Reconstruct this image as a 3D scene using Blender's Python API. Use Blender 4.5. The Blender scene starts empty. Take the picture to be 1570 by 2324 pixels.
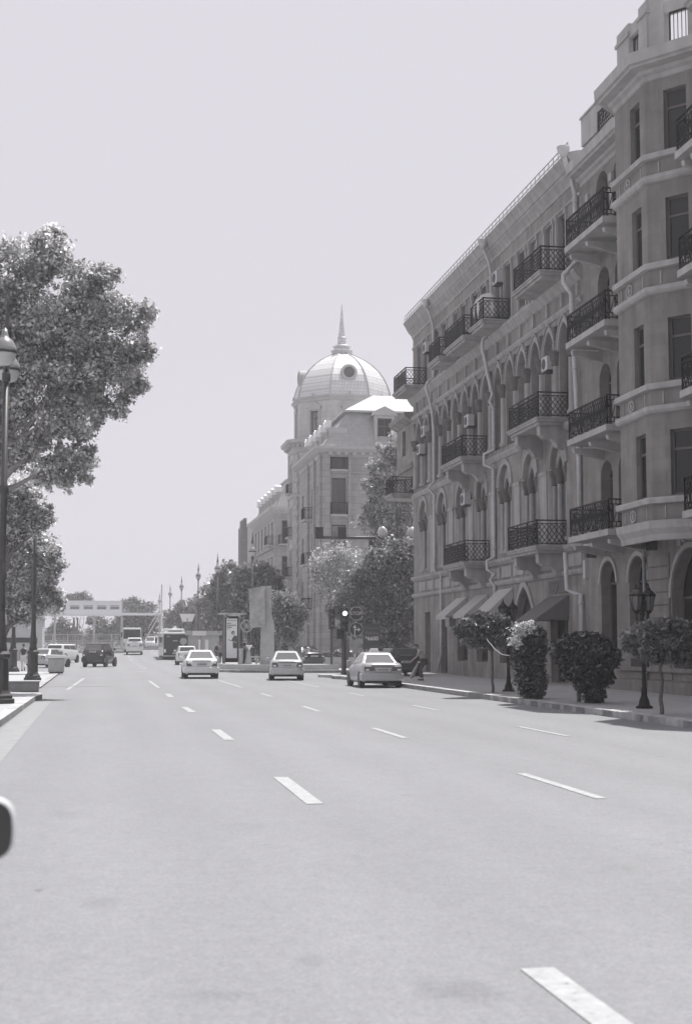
import bpy, math, random
import numpy as np
from mathutils import Vector, Matrix
random.seed(7); RNG = np.random.default_rng(7)
scn = bpy.context.scene; COL = scn.collection
R = math.radians; PI = math.pi
# ------------------------------------------------------------------ camera survey helpers (real positions from sight lines)
CF=3270.; CX,CY=785.,1162.; CH=1.8; HY=1461.; VX=225.
TH=math.atan((HY-CY)/CF); PS=math.atan((CX-VX)*math.cos(TH)/CF)
SN,CS=math.sin(PS),math.cos(PS)
def ray(x,y):
    r=(x-CX)/CF; u=-(y-CY)/CF
    fh=math.cos(TH)-u*math.sin(TH); z=math.sin(TH)+u*math.cos(TH)
    return (r*CS+fh*SN,-r*SN+fh*CS,z,fh)
def pD(x,y,D):
    a=ray(x,y); k=D/a[3]; return Vector((a[0]*k,a[1]*k,CH+a[2]*k))
def pX(x,y,X):
    a=ray(x,y); k=X/a[0]; return Vector((X,a[1]*k,CH+a[2]*k))
def pG(x,y,z=0):
    a=ray(x,y); k=(z-CH)/a[2]; return Vector((a[0]*k,a[1]*k,z))
def gz(Y):
    return min(max(0.,(Y-145)*0.022),0.95)
# ------------------------------------------------------------------ object helpers
def tag(o,label=None,cat=None,group=None,kind=None):
    if label: o['label']=label
    if cat: o['category']=cat
    if group: o['group']=group
    if kind: o['kind']=kind
    return o
def thing(name,label,cat,loc=(0,0,0),rz=0,group=None):
    o=bpy.data.objects.new(name,None); COL.objects.link(o)
    o.empty_display_size=.3; o.location=loc; o.rotation_euler=(0,0,rz)
    return tag(o,label,cat,group)
def children(o): return list(o.children)
def copy_tree(o,parent=None):
    c=o.copy(); COL.objects.link(c); c.parent=parent
    for ch in children(o): copy_tree(ch,c)
    return c
def wloc(o):
    v=Vector((0,0,0))
    while o: v+=o.location; o=o.parent
    return v
class MB:
    def __init__(s): s.v=[]; s.f=[]; s.m=[]
    def add(s,vs,fs,mi=0):
        n=len(s.v); s.v+= [tuple(p) for p in vs]
        for f in fs: s.f.append([i+n for i in f]); s.m.append(mi)
    def box(s,x0,x1,y0,y1,z0,z1,mi=0):
        s.add([(x0,y0,z0),(x1,y0,z0),(x1,y1,z0),(x0,y1,z0),(x0,y0,z1),(x1,y0,z1),(x1,y1,z1),(x0,y1,z1)],
              [(3,2,1,0),(4,5,6,7),(0,1,5,4),(1,2,6,5),(2,3,7,6),(3,0,4,7)],mi)
    def bar(s,p,q,w,h=None,mi=0,up=(0,0,1)):
        p=Vector(p); q=Vector(q); d=q-p
        if d.length<1e-6: return
        d.normalize(); u=Vector(up)
        if abs(d.dot(u))>.98: u=Vector((0,1,0))
        a=d.cross(u).normalized(); b=a.cross(d).normalized(); h=h or w
        a=a*w/2; b=b*h/2
        s.add([p-a-b,p+a-b,p+a+b,p-a+b,q-a-b,q+a-b,q+a+b,q-a+b],[(3,2,1,0),(4,5,6,7),(0,1,5,4),(1,2,6,5),(2,3,7,6),(3,0,4,7)],mi)
    def tube(s,path,r,n=8,mi=0,cap=True):
        path=[Vector(p) for p in path]; m=len(path)
        rs=r if isinstance(r,(list,tuple)) else [r]*m
        vs=[]; ref=None
        for i,p in enumerate(path):
            d=(path[min(i+1,m-1)]-path[max(i-1,0)]).normalized()
            if ref is None:
                ref=Vector((0,0,1)) if abs(d.z)<.9 else Vector((1,0,0))
            a=(ref-d*ref.dot(d)).normalized(); ref=a; b=d.cross(a)
            for k in range(n):
                t=2*PI*k/n; vs.append(p+(a*math.cos(t)+b*math.sin(t))*rs[i])
        fs=[]
        for i in range(m-1):
            for k in range(n):
                k2=(k+1)%n; fs.append((i*n+k,i*n+k2,(i+1)*n+k2,(i+1)*n+k))
        if cap: fs+= [tuple(range(n))[::-1],tuple(range((m-1)*n,m*n))]
        s.add(vs,fs,mi)
    def lathe(s,prof,c=(0,0,0),n=16,mi=0,ax=(0,0,1),rot=0):
        ax=Vector(ax).normalized(); ref=Vector((1,0,0)) if abs(ax.x)<.9 else Vector((0,1,0))
        a=(ref-ax*ref.dot(ax)).normalized(); b=ax.cross(a); c=Vector(c)
        vs=[]; 
        for r,z in prof:
            for k in range(n):
                t=2*PI*k/n+rot; vs.append(c+ax*z+(a*math.cos(t)+b*math.sin(t))*r)
        fs=[]
        for i in range(len(prof)-1):
            for k in range(n):
                k2=(k+1)%n; fs.append((i*n+k,i*n+k2,(i+1)*n+k2,(i+1)*n+k))
        fs+=[tuple(range(n))[::-1],tuple(range((len(prof)-1)*n,len(prof)*n))]
        s.add(vs,fs,mi)
    def prism(s,pts,vec,mi=0):
        n=len(pts); pts=[Vector(p) for p in pts]; vec=Vector(vec)
        fs=[tuple(range(n)),tuple(range(2*n-1,n-1,-1))]+[(i,n+i,n+(i+1)%n,(i+1)%n) for i in range(n)]
        s.add(pts+[p+vec for p in pts],fs,mi)
    def build(s,name,mats,parent=None,smooth=False,world=False,bevel=0,sub=0,loc=None):
        if not isinstance(mats,(list,tuple)): mats=[mats]
        me=bpy.data.meshes.new(name); vs=s.v
        o=Vector((0,0,0))
        if world and parent is not None: o=wloc(parent)
        elif loc is not None: o=Vector(loc)
        me.from_pydata([(x-o.x,y-o.y,z-o.z) for x,y,z in vs],[],s.f)
        for m in mats: me.materials.append(m)
        if len(mats)>1: me.polygons.foreach_set('material_index',s.m)
        if smooth: me.polygons.foreach_set('use_smooth',[True]*len(me.polygons))
        me.validate(); me.update()
        ob=bpy.data.objects.new(name,me); COL.objects.link(ob)
        if parent is not None: ob.parent=parent
        elif loc is not None: ob.location=loc
        if sub:
            md=ob.modifiers.new('s','SUBSURF'); md.levels=sub; md.render_levels=sub
        if bevel:
            md=ob.modifiers.new('b','BEVEL'); md.width=bevel; md.segments=2; md.limit_method='ANGLE'; md.angle_limit=R(40)
        return ob
# ------------------------------------------------------------------ materials
def newmat(name):
    m=bpy.data.materials.new(name); m.use_nodes=True; nt=m.node_tree; b=nt.nodes['Principled BSDF']; return m,nt,b
def W(g,warm=0.0):
    return (g*(1+warm),g,g*(1-warm),1)
def mat(name,g,warm=.02,rough=.7,metal=0,var=0,scale=2.,bump=0,bscale=40,streak=0,brick=None,spec=.5,spread=None):
    m,nt,b=newmat(name); N=nt.nodes; L=nt.links
    b.inputs['Base Color'].default_value=W(g,warm); b.inputs['Roughness'].default_value=rough
    b.inputs['Metallic'].default_value=metal; b.inputs['Specular IOR Level'].default_value=spec
    if var or streak or brick or bump:
        geo=N.new('ShaderNodeNewGeometry')
    if var or streak or brick:
        fac=None
        def mul(a,bb):
            x=N.new('ShaderNodeMath'); x.operation='MULTIPLY'; L.new(a,x.inputs[0])
            if hasattr(bb,'links'): L.new(bb,x.inputs[1])
            else: x.inputs[1].default_value=bb
            return x.outputs[0]
        def rng(sock,lo,hi):
            x=N.new('ShaderNodeMapRange'); x.inputs['From Min'].default_value=.3; x.inputs['From Max'].default_value=.7
            x.inputs['To Min'].default_value=lo; x.inputs['To Max'].default_value=hi; L.new(sock,x.inputs['Value']); return x.outputs['Result']
        v=N.new('ShaderNodeValue'); v.outputs[0].default_value=1.; fac=v.outputs[0]
        if var:
            t=N.new('ShaderNodeTexNoise'); t.inputs['Scale'].default_value=scale; t.inputs['Detail'].default_value=6; t.inputs['Roughness'].default_value=.65
            L.new(geo.outputs['Position'],t.inputs['Vector']); fac=mul(fac,rng(t.outputs['Fac'],1-var,1+var))
        if streak:
            mp=N.new('ShaderNodeMapping'); mp.inputs['Scale'].default_value=(1.6,1.6,.16); L.new(geo.outputs['Position'],mp.inputs['Vector'])
            t=N.new('ShaderNodeTexNoise'); t.inputs['Scale'].default_value=1.6; t.inputs['Detail'].default_value=5
            L.new(mp.outputs['Vector'],t.inputs['Vector']); fac=mul(fac,rng(t.outputs['Fac'],1-streak,1+streak*.5))
        bt=None
        if brick:
            sx=N.new('ShaderNodeSeparateXYZ'); L.new(geo.outputs['Position'],sx.inputs[0])
            ad=N.new('ShaderNodeMath'); ad.operation='ADD'; L.new(sx.outputs[0],ad.inputs[0]); L.new(sx.outputs[1],ad.inputs[1])
            cb=N.new('ShaderNodeCombineXYZ'); L.new(ad.outputs[0],cb.inputs[0]); L.new(sx.outputs[2],cb.inputs[1])
            bt=N.new('ShaderNodeTexBrick'); L.new(cb.outputs[0],bt.inputs['Vector']); bw,bh,mo,con=brick
            bt.inputs['Scale'].default_value=1; bt.inputs['Brick Width'].default_value=bw; bt.inputs['Row Height'].default_value=bh
            bt.inputs['Mortar Size'].default_value=mo; bt.inputs['Mortar Smooth'].default_value=.2
            bt.inputs['Color1'].default_value=(1,1,1,1); bt.inputs['Color2'].default_value=(.86,.86,.86,1); bt.inputs['Mortar'].default_value=(con,con,con,1)
            bwn=N.new('ShaderNodeRGBToBW'); L.new(bt.outputs['Color'],bwn.inputs[0]); fac=mul(fac,bwn.outputs[0])
        mx=N.new('ShaderNodeVectorMath'); mx.operation='SCALE'; mx.inputs[0].default_value=W(g,warm)[:3]; L.new(fac,mx.inputs['Scale'])
        L.new(mx.outputs[0],b.inputs['Base Color'])
    if bump:
        t=N.new('ShaderNodeTexNoise'); t.inputs['Scale'].default_value=bscale; t.inputs['Detail'].default_value=4
        L.new(geo.outputs['Position'],t.inputs['Vector'])
        bp=N.new('ShaderNodeBump'); bp.inputs['Strength'].default_value=bump; bp.inputs['Distance'].default_value=.02
        L.new(t.outputs['Fac'],bp.inputs['Height']); L.new(bp.outputs[0],b.inputs['Normal'])
    return m
def leafmat(name,g,trans=.35,warm=.0):
    m,nt,b=newmat(name); N=nt.nodes; L=nt.links
    geo=N.new('ShaderNodeNewGeometry'); t=N.new('ShaderNodeTexNoise'); t.inputs['Scale'].default_value=1.3; t.inputs['Detail'].default_value=5
    L.new(geo.outputs['Position'],t.inputs['Vector'])
    wn=N.new('ShaderNodeMapRange'); wn.inputs['From Min'].default_value=.3; wn.inputs['From Max'].default_value=.7
    wn.inputs['To Min'].default_value=.55; wn.inputs['To Max'].default_value=1.5; L.new(t.outputs['Fac'],wn.inputs['Value'])
    rp=N.new('ShaderNodeMath'); rp.operation='MULTIPLY_ADD'; L.new(geo.outputs['Random Per Island'],rp.inputs[0]); rp.inputs[1].default_value=1.2; rp.inputs[2].default_value=.4
    mm=N.new('ShaderNodeMath'); mm.operation='MULTIPLY'; L.new(wn.outputs[0],mm.inputs[0]); L.new(rp.outputs[0],mm.inputs[1])
    mx=N.new('ShaderNodeVectorMath'); mx.operation='SCALE'; mx.inputs[0].default_value=W(g,warm)[:3]; L.new(mm.outputs[0],mx.inputs['Scale'])
    L.new(mx.outputs[0],b.inputs['Base Color']); b.inputs['Roughness'].default_value=.3; b.inputs['Specular IOR Level'].default_value=.8
    tr=N.new('ShaderNodeBsdfTranslucent'); L.new(mx.outputs[0],tr.inputs['Color'])
    ms=N.new('ShaderNodeMixShader'); ms.inputs[0].default_value=trans; L.new(b.outputs[0],ms.inputs[1]); L.new(tr.outputs[0],ms.inputs[2])
    L.new(ms.outputs[0],N['Material Output'].inputs['Surface'])
    return m
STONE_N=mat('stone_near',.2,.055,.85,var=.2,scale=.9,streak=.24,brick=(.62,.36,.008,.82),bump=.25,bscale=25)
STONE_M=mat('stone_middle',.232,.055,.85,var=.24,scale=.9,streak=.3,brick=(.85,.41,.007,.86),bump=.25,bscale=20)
TRIM_N=mat('stone_trim_near',.35,.02,.8,var=.12,scale=1.5,streak=.16,bump=.2)
TRIM_M=mat('stone_trim_middle',.31,.02,.8,var=.15,scale=1.5,streak=.22,bump=.2)
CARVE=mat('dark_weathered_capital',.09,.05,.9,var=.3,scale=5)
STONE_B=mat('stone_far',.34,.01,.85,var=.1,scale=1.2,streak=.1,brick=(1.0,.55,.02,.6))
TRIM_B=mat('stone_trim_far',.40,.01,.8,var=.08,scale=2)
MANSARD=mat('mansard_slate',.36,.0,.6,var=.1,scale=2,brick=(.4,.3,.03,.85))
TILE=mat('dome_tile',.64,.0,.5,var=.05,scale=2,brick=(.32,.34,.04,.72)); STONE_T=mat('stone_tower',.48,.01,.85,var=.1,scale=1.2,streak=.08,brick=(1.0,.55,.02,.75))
ROOFW=mat('pale_metal_roof',.42,-.01,.45,var=.05,scale=1)
CAPW=mat('white_painted_cap',.7,-.01,.5)
IRON=mat('black_iron',.010,.02,.6,spec=.15)
LAMPIRON=mat('lamp_iron',.035,.04,.45,var=.25,scale=6)
GLASS=mat('window_glass',.012,.0,.1,spec=.35)
GLASSG=mat('window_glass_grey',.10,.02,.2,spec=.6)
WOOD=mat('dark_window_wood',.08,.1,.6)
WFRAME=mat('white_window_frame',.6,.0,.5)
CURT_G=mat('curtained_glass',.20,.02,.35,var=.35,scale=3,spec=.6); CURT=mat('curtain',.45,.02,.9,var=.3,scale=5)
ASPH=None
CONC=mat('concrete',.38,-.005,.85,var=.14,scale=2.5,bump=.3,bscale=30)
PAVE=mat('pavement_slabs',.34,.0,.85,var=.15,scale=2,bump=.2)
PAVEL=mat('pale_pavement',.37,-.01,.85,var=.1,scale=1.4,bump=.2)
KERB=mat('kerb_stone',.46,.0,.8,var=.2,scale=4,bump=.3)
WPAINT=mat('road_paint',.345,-.01,.75,var=.2,scale=9,bump=.2)
PIPE=mat('drainpipe_metal',.46,.0,.5,var=.15,scale=4,streak=.2)
PIPED=mat('dark_drainpipe',.2,.0,.5,var=.2,scale=4)
ACW=mat('appliance_white',.42,.0,.5,var=.08)
DARK=mat('dark_void',.02,.0,.6)
AWL=mat('awning_pale_canvas',.38,.02,.85,var=.08,scale=3)
AWD=mat('awning_dark_canvas',.11,.03,.85,var=.1,scale=3)
PW=mat('white_car_paint',.68,-.01,.22,spec=.6); PS_=mat('silver_car_paint',.46,-.01,.25,metal=.25,spec=.6)
PT=mat('taxi_paint',.36,-.01,.25,metal=.15,spec=.6); PK=mat('black_car_paint',.018,.0,.15,spec=.7); PG=mat('dark_grey_paint',.05,.0,.2,spec=.6)
CGLASS=mat('car_glass',.09,.0,.12,spec=.45); RUB=mat('rubber',.02,.0,.8); RIM=mat('wheel_rim',.35,.0,.35,metal=.7)
TAILL=mat('tail_light_lens',.10,.1,.2); TAILW=mat('clear_lens',.8,.0,.15); PLATE=mat('number_plate',.55,.0,.5); CHAR=mat('plate_characters',.04)
BARK=mat('bark',.11,.05,.9,var=.3,scale=8,bump=.6,bscale=15); BARKP=mat('pale_bark',.22,.03,.9,var=.3,scale=8,bump=.5,bscale=15)
L_BIG=leafmat('leaves_poplar',.52,.6); L_MID=leafmat('leaves_street',.27,.42); L_PALE=leafmat('leaves_pale',.42,.5); L_DK=leafmat('leaves_dark',.06,.2); L_BUSH=leafmat('leaves_bush',.13,.2); L_VASE=leafmat('leaves_vase_shrub',.038,.1); L_FAR=leafmat('leaves_far',.20,.4)
SKIN=mat('skin',.30,.12,.6); HAIR=mat('hair',.02,.05,.6); CLW=mat('white_cloth',.7,.0,.9); CLD=mat('dark_cloth',.05,.0,.9); CLG=mat('grey_cloth',.22,.0,.9); CLJ=mat('denim',.09,-.05,.9); SHOE=mat('shoe',.04)
POSTER=mat('poster_paper',.72,-.01,.5); SIGNR=mat('sign_red_enamel',.07,.05,.4); SIGNB=mat('sign_blue_enamel',.06,-.05,.4); SIGNL=mat('sign_lettering',.8,.0,.5); SIGNW=mat('sign_white',.75)
GLOBE=mat('lamp_globe_glass',.42,.0,.25,var=.04); HOOD=mat('lamp_hood_metal',.24,.0,.35,metal=.2)
def emis(name,g,s):
    m,nt,b=newmat(name); b.inputs['Base Color'].default_value=W(g); b.inputs['Emission Color'].default_value=(1,1,1,1); b.inputs['Emission Strength'].default_value=s; return m
LITE=emis('lit_signal',.8,2.0)
def asphalt():
    m,nt,b=newmat('asphalt'); N=nt.nodes; L=nt.links
    geo=N.new('ShaderNodeNewGeometry')
    def noise(scale,mapscale,detail=6,rough=.6):
        mp=N.new('ShaderNodeMapping'); mp.inputs['Scale'].default_value=mapscale; L.new(geo.outputs['Position'],mp.inputs['Vector'])
        t=N.new('ShaderNodeTexNoise'); t.inputs['Scale'].default_value=scale; t.inputs['Detail'].default_value=detail; t.inputs['Roughness'].default_value=rough
        L.new(mp.outputs[0],t.inputs['Vector']); return t.outputs['Fac']
    def rng(s,a,b_,lo,hi):
        x=N.new('ShaderNodeMapRange'); L.new(s,x.inputs['Value'])
        for k,vv in zip(('From Min','From Max','To Min','To Max'),(a,b_,lo,hi)): x.inputs[k].default_value=vv
        return x.outputs[0]
    def mul(a,c):
        x=N.new('ShaderNodeMath'); x.operation='MULTIPLY'; L.new(a,x.inputs[0]); L.new(c,x.inputs[1]); return x.outputs[0]
    f=rng(noise(.35,(1,.35,1)),.3,.7,.94,1.05)
    f=mul(f,rng(noise(3.5,(1,.6,1)),.3,.7,.96,1.04))
    f=mul(f,rng(noise(60,(1,1,1),3,.8),.3,.7,.82,1.18))
    f=mul(f,rng(noise(1.1,(1.4,1.0,1),4,.55),.66,.76,1.0,.86))     # oil and damp spots
    f=mul(f,rng(noise(.9,(1.5,.25,1),8,.75),.695,.72,1.0,.87))
    # wheel tracks along each 3.3 m lane
    sx=N.new('ShaderNodeSeparateXYZ'); L.new(geo.outputs['Position'],sx.inputs[0])
    w=N.new('ShaderNodeMath'); w.operation='MULTIPLY'; L.new(sx.outputs[0],w.inputs[0]); w.inputs[1].default_value=2*PI/1.65
    c=N.new('ShaderNodeMath'); c.operation='COSINE'; L.new(w.outputs[0],c.inputs[0])
    f=mul(f,rng(c.outputs[0],-1,1,.975,1.02))
    f=mul(f,rng(noise(9,(1,1,1),3,.7),.3,.7,.92,1.08)); f=mul(f,rng(noise(28,(1,1,1),2,.8),.3,.7,.84,1.16))
    vo=N.new('ShaderNodeTexVoronoi'); vo.feature='DISTANCE_TO_EDGE'; vo.inputs['Scale'].default_value=.22
    wv=N.new('ShaderNodeVectorMath'); wv.operation='MULTIPLY_ADD'; tn=N.new('ShaderNodeTexNoise'); tn.inputs['Scale'].default_value=1.2; tn.inputs['Detail'].default_value=6; L.new(geo.outputs['Position'],tn.inputs['Vector'])
    L.new(tn.outputs['Color'],wv.inputs[0]); wv.inputs[1].default_value=(2.2,2.2,0); L.new(geo.outputs['Position'],wv.inputs[2]); L.new(wv.outputs[0],vo.inputs['Vector'])
    crack=rng(vo.outputs['Distance'],.0015,.006,.88,1.0); msk=rng(noise(.25,(1,1,1),2),.5,.62,0,1)
    cm_=N.new('ShaderNodeMix'); cm_.data_type='FLOAT'; L.new(msk,cm_.inputs[0]); cm_.inputs[2].default_value=1.; L.new(crack,cm_.inputs[3]); f=mul(f,cm_.outputs[0])
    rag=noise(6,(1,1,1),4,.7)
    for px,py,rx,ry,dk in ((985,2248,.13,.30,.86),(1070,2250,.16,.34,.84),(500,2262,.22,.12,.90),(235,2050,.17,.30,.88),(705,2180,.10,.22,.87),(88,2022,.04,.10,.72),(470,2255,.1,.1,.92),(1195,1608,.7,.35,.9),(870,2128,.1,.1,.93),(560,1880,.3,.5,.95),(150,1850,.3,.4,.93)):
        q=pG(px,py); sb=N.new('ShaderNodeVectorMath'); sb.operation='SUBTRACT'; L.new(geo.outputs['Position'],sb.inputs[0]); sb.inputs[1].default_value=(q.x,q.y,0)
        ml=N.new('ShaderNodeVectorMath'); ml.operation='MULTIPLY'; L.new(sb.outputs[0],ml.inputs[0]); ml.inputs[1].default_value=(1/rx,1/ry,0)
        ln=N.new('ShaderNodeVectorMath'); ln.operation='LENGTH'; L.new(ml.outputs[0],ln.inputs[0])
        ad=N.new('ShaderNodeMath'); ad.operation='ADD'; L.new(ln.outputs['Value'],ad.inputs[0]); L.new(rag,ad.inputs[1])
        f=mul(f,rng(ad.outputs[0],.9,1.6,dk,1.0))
    mx=N.new('ShaderNodeVectorMath'); mx.operation='SCALE'; mx.inputs[0].default_value=(.209,.210,.218); L.new(f,mx.inputs['Scale'])
    L.new(mx.outputs[0],b.inputs['Base Color']); b.inputs['Roughness'].default_value=.75; b.inputs['Specular IOR Level'].default_value=.35
    bp=N.new('ShaderNodeBump'); bp.inputs['Strength'].default_value=.35; bp.inputs['Distance'].default_value=.01
    L.new(noise(90,(1,1,1),3,.7),bp.inputs['Height']); L.new(bp.outputs[0],b.inputs['Normal'])
    return m
ASPH=asphalt()
EARTH=mat('dry_ground',.36,.0,.9,var=.2,scale=.5,bump=.2)
# ------------------------------------------------------------------ text
def text(s,size,m,parent,name,M,ext=.01,align='CENTER'):
    cu=bpy.data.curves.new('t','FONT'); cu.body=s; cu.size=size; cu.align_x=align; cu.align_y='CENTER'; cu.extrude=ext
    ob=bpy.data.objects.new('t',cu); COL.objects.link(ob)
    dg=bpy.context.evaluated_depsgraph_get(); me=bpy.data.meshes.new_from_object(ob.evaluated_get(dg))
    bpy.data.objects.remove(ob); bpy.data.curves.remove(cu)
    me.transform(M); me.materials.clear(); me.materials.append(m)
    o=bpy.data.objects.new(name,me); COL.objects.link(o); o.parent=parent; return o
FACE=lambda x,y,z: Matrix.Translation((x,y,z))@Matrix.Rotation(PI/2,4,'X')   # upright, faces -Y
# ------------------------------------------------------------------ facade kit
class Fr:
    def __init__(s,O,U,N): s.O=Vector((O[0],O[1],0)); s.U=Vector((U[0],U[1],0)).normalized(); s.N=Vector((N[0],N[1],0)).normalized()
    def P(s,u,z,d=0): p=s.O+s.U*u+s.N*d; return Vector((p.x,p.y,z))
    def sh(s,d): f=Fr((0,0),(1,0),(0,1)); f.O=s.O+s.N*d; f.U=s.U; f.N=s.N; return f
def arc(op,n=9):
    uc,w,z0,z1,k=op; h=w/2
    if k=='flat': return [(uc-h,z1),(uc+h,z1)]
    if k=='round':
        zs=z1-h; return [(uc-h*math.cos(PI*i/(2*n)),zs+h*math.sin(PI*i/(2*n))) for i in range(2*n+1)]
    if k=='seg':
        r=w*.8; a0=math.asin(h/r); zc=z1-r; return [(uc+r*math.sin(a0*(i/n-1)),zc+r*math.cos(a0*(i/n-1))) for i in range(2*n+1)]
    r=w*.85; cx=r-h; am=math.acos(cx/r); hh=r*math.sin(am); zs=z1-hh      # pointed
    L=[(uc+cx-r*math.cos(am*i/n),zs+r*math.sin(am*i/n)) for i in range(n+1)]
    return L+[(2*uc-a,b) for a,b in L[-2::-1]]
def wall(mb,fr,u0,u1,z0,z1,ops=(),rd=.28,mi=0,back=False):
    us=sorted({u0,u1}|{o[0]-o[1]/2 for o in ops}|{o[0]+o[1]/2 for o in ops}); zs=sorted({z0,z1}|{o[2] for o in ops}|{o[3] for o in ops})
    us=[u for u in us if u0-1e-6<=u<=u1+1e-6]; zs=[z for z in zs if z0-1e-6<=z<=z1+1e-6]
    for i in range(len(us)-1):
        for j in range(len(zs)-1):
            cu=(us[i]+us[i+1])/2; cz=(zs[j]+zs[j+1])/2
            if any(abs(cu-o[0])<o[1]/2 and o[2]<cz<o[3] for o in ops): continue
            mb.add([fr.P(us[i],zs[j]),fr.P(us[i+1],zs[j]),fr.P(us[i+1],zs[j+1]),fr.P(us[i],zs[j+1])],[(0,1,2,3)],mi)
    for o in ops:
        A=arc(o); uc,w,a,b,k=o; h=w/2
        if k!='flat':
            m=len(A)//2
            for side,pts,cor in ((0,A[:m+1],(uc-h,b)),(1,A[m:],(uc+h,b))):
                for p,q in zip(pts[:-1],pts[1:]):
                    if abs(p[0]-cor[0])<1e-6 and abs(q[0]-cor[0])<1e-6: continue
                    mb.add([fr.P(*cor),fr.P(*p),fr.P(*q)],[(0,1,2)],mi)
        out=[(uc-h,a)]+A+[(uc+h,a)]
        for p,q in zip(out,out[1:]+out[:1]):
            mb.add([fr.P(*p),fr.P(*q),fr.P(q[0],q[1],-rd),fr.P(p[0],p[1],-rd)],[(0,1,2,3)],mi)
def fbox(mb,fr,u0,u1,z0,z1,d0,d1,mi=0):
    p=[fr.P(u,z,d) for z in (z0,z1) for (u,d) in ((u0,d0),(u1,d0),(u1,d1),(u0,d1))]
    mb.add(p,[(3,2,1,0),(4,5,6,7),(0,1,5,4),(1,2,6,5),(2,3,7,6),(3,0,4,7)],mi)
def ring(mb,fr,op,wd,d,off=0,mi=0):
    A=arc(op); uc=op[0]; h=op[1]/2; zs=A[0][1]
    def sc(p,k): return (uc+(p[0]-uc)*(1+k/h),zs+(p[1]-zs)*(1+k/h))
    for p,q in zip(A[:-1],A[1:]):
        a,b,c,e=sc(p,off),sc(q,off),sc(q,off+wd),sc(p,off+wd)
        mb.add([fr.P(*a,0),fr.P(*b,0),fr.P(*c,0),fr.P(*e,0),fr.P(*a,d),fr.P(*b,d),fr.P(*c,d),fr.P(*e,d)],[(4,5,6,7),(0,1,5,4),(2,3,7,6)],mi)
    
def sweep(mb,pts,prof,mi=0,left=True):
    """profile (d outward, z) swept along a 2-D polyline with mitres; outward = left of travel"""
    P=[Vector((p[0],p[1])) for p in pts]; n=len(P); sec=[]
    for i in range(n):
        def nrm(a,b): t=(b-a).normalized(); return Vector((-t.y,t.x)) if left else Vector((t.y,-t.x))
        if i==0: m=nrm(P[0],P[1])
        elif i==n-1: m=nrm(P[-2],P[-1])
        else:
            n1,n2=nrm(P[i-1],P[i]),nrm(P[i],P[i+1]); m=(n1+n2); m=m/max(.2,m.dot(n1))
        sec.append([(P[i].x+m.x*d,P[i].y+m.y*d,z) for d,z in prof])
    k=len(prof); vs=[p for s_ in sec for p in s_]
    fs=[(i*k+j,i*k+(j+1)%k,(i+1)*k+(j+1)%k,(i+1)*k+j) for i in range(n-1) for j in range(k)]
    fs+=[tuple(range(k)),tuple(range((n-1)*k,n*k))[::-1]]
    mb.add(vs,fs,mi)
def window(fr,op,parent,rd=.28,frame=WOOD,pane=GLASS,mull=1,trans=.7,bw=.07,sill=None,name='window',label=None):
    uc,w,a,b,k=op; h=w/2; A=arc(op); f=fr.sh(-rd); m=MB()
    fbox(m,f,uc-h,uc-h+bw,a,A[0][1],.0,.06); fbox(m,f,uc+h-bw,uc+h,a,A[-1][1],.0,.06); fbox(m,f,uc-h,uc+h,a,a+bw,0,.06)
    if k=='flat': fbox(m,f,uc-h,uc+h,b-bw,b,0,.06)
    else:
        inn=[(uc+(p[0]-uc)*(1-bw/h),A[0][1]+(p[1]-A[0][1])*(1-bw/h)) for p in A]
        for i in range(len(A)-1): m.add([f.P(*A[i],.06),f.P(*A[i+1],.06),f.P(*inn[i+1],.06),f.P(*inn[i],.06)],[(0,1,2,3)])
    zt=a+(A[0][1]-a)*trans if k=='flat' else A[0][1]
    if k=='flat': zt=a+(b-a)*trans
    for i in range(mull): u=uc-h+w*(i+1)/(mull+1); fbox(m,f,u-.03,u+.03,a+bw,(b-bw if k=='flat' else zt),.005,.05)
    fbox(m,f,uc-h+bw,uc+h-bw,zt-.04,zt+.04,.007,.055)
    o=m.build(name,frame,parent,world=True)
    p=MB(); out=[(uc-h,a)]+A+[(uc+h,a)]; p.add([f.P(q[0],q[1],.02) for q in out],[tuple(range(len(out)))])
    p.build('pane',(CURT_G if (pane is GLASSG and random.random()<.2) else pane),o,world=True)
    if sill: s=MB(); fbox(s,fr,uc-h-.12,uc+h+.12,a-.14,a-.002,-.05,.16); s.build('sill',sill,o,world=True)
    if label: o['label']=label
    return o
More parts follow.
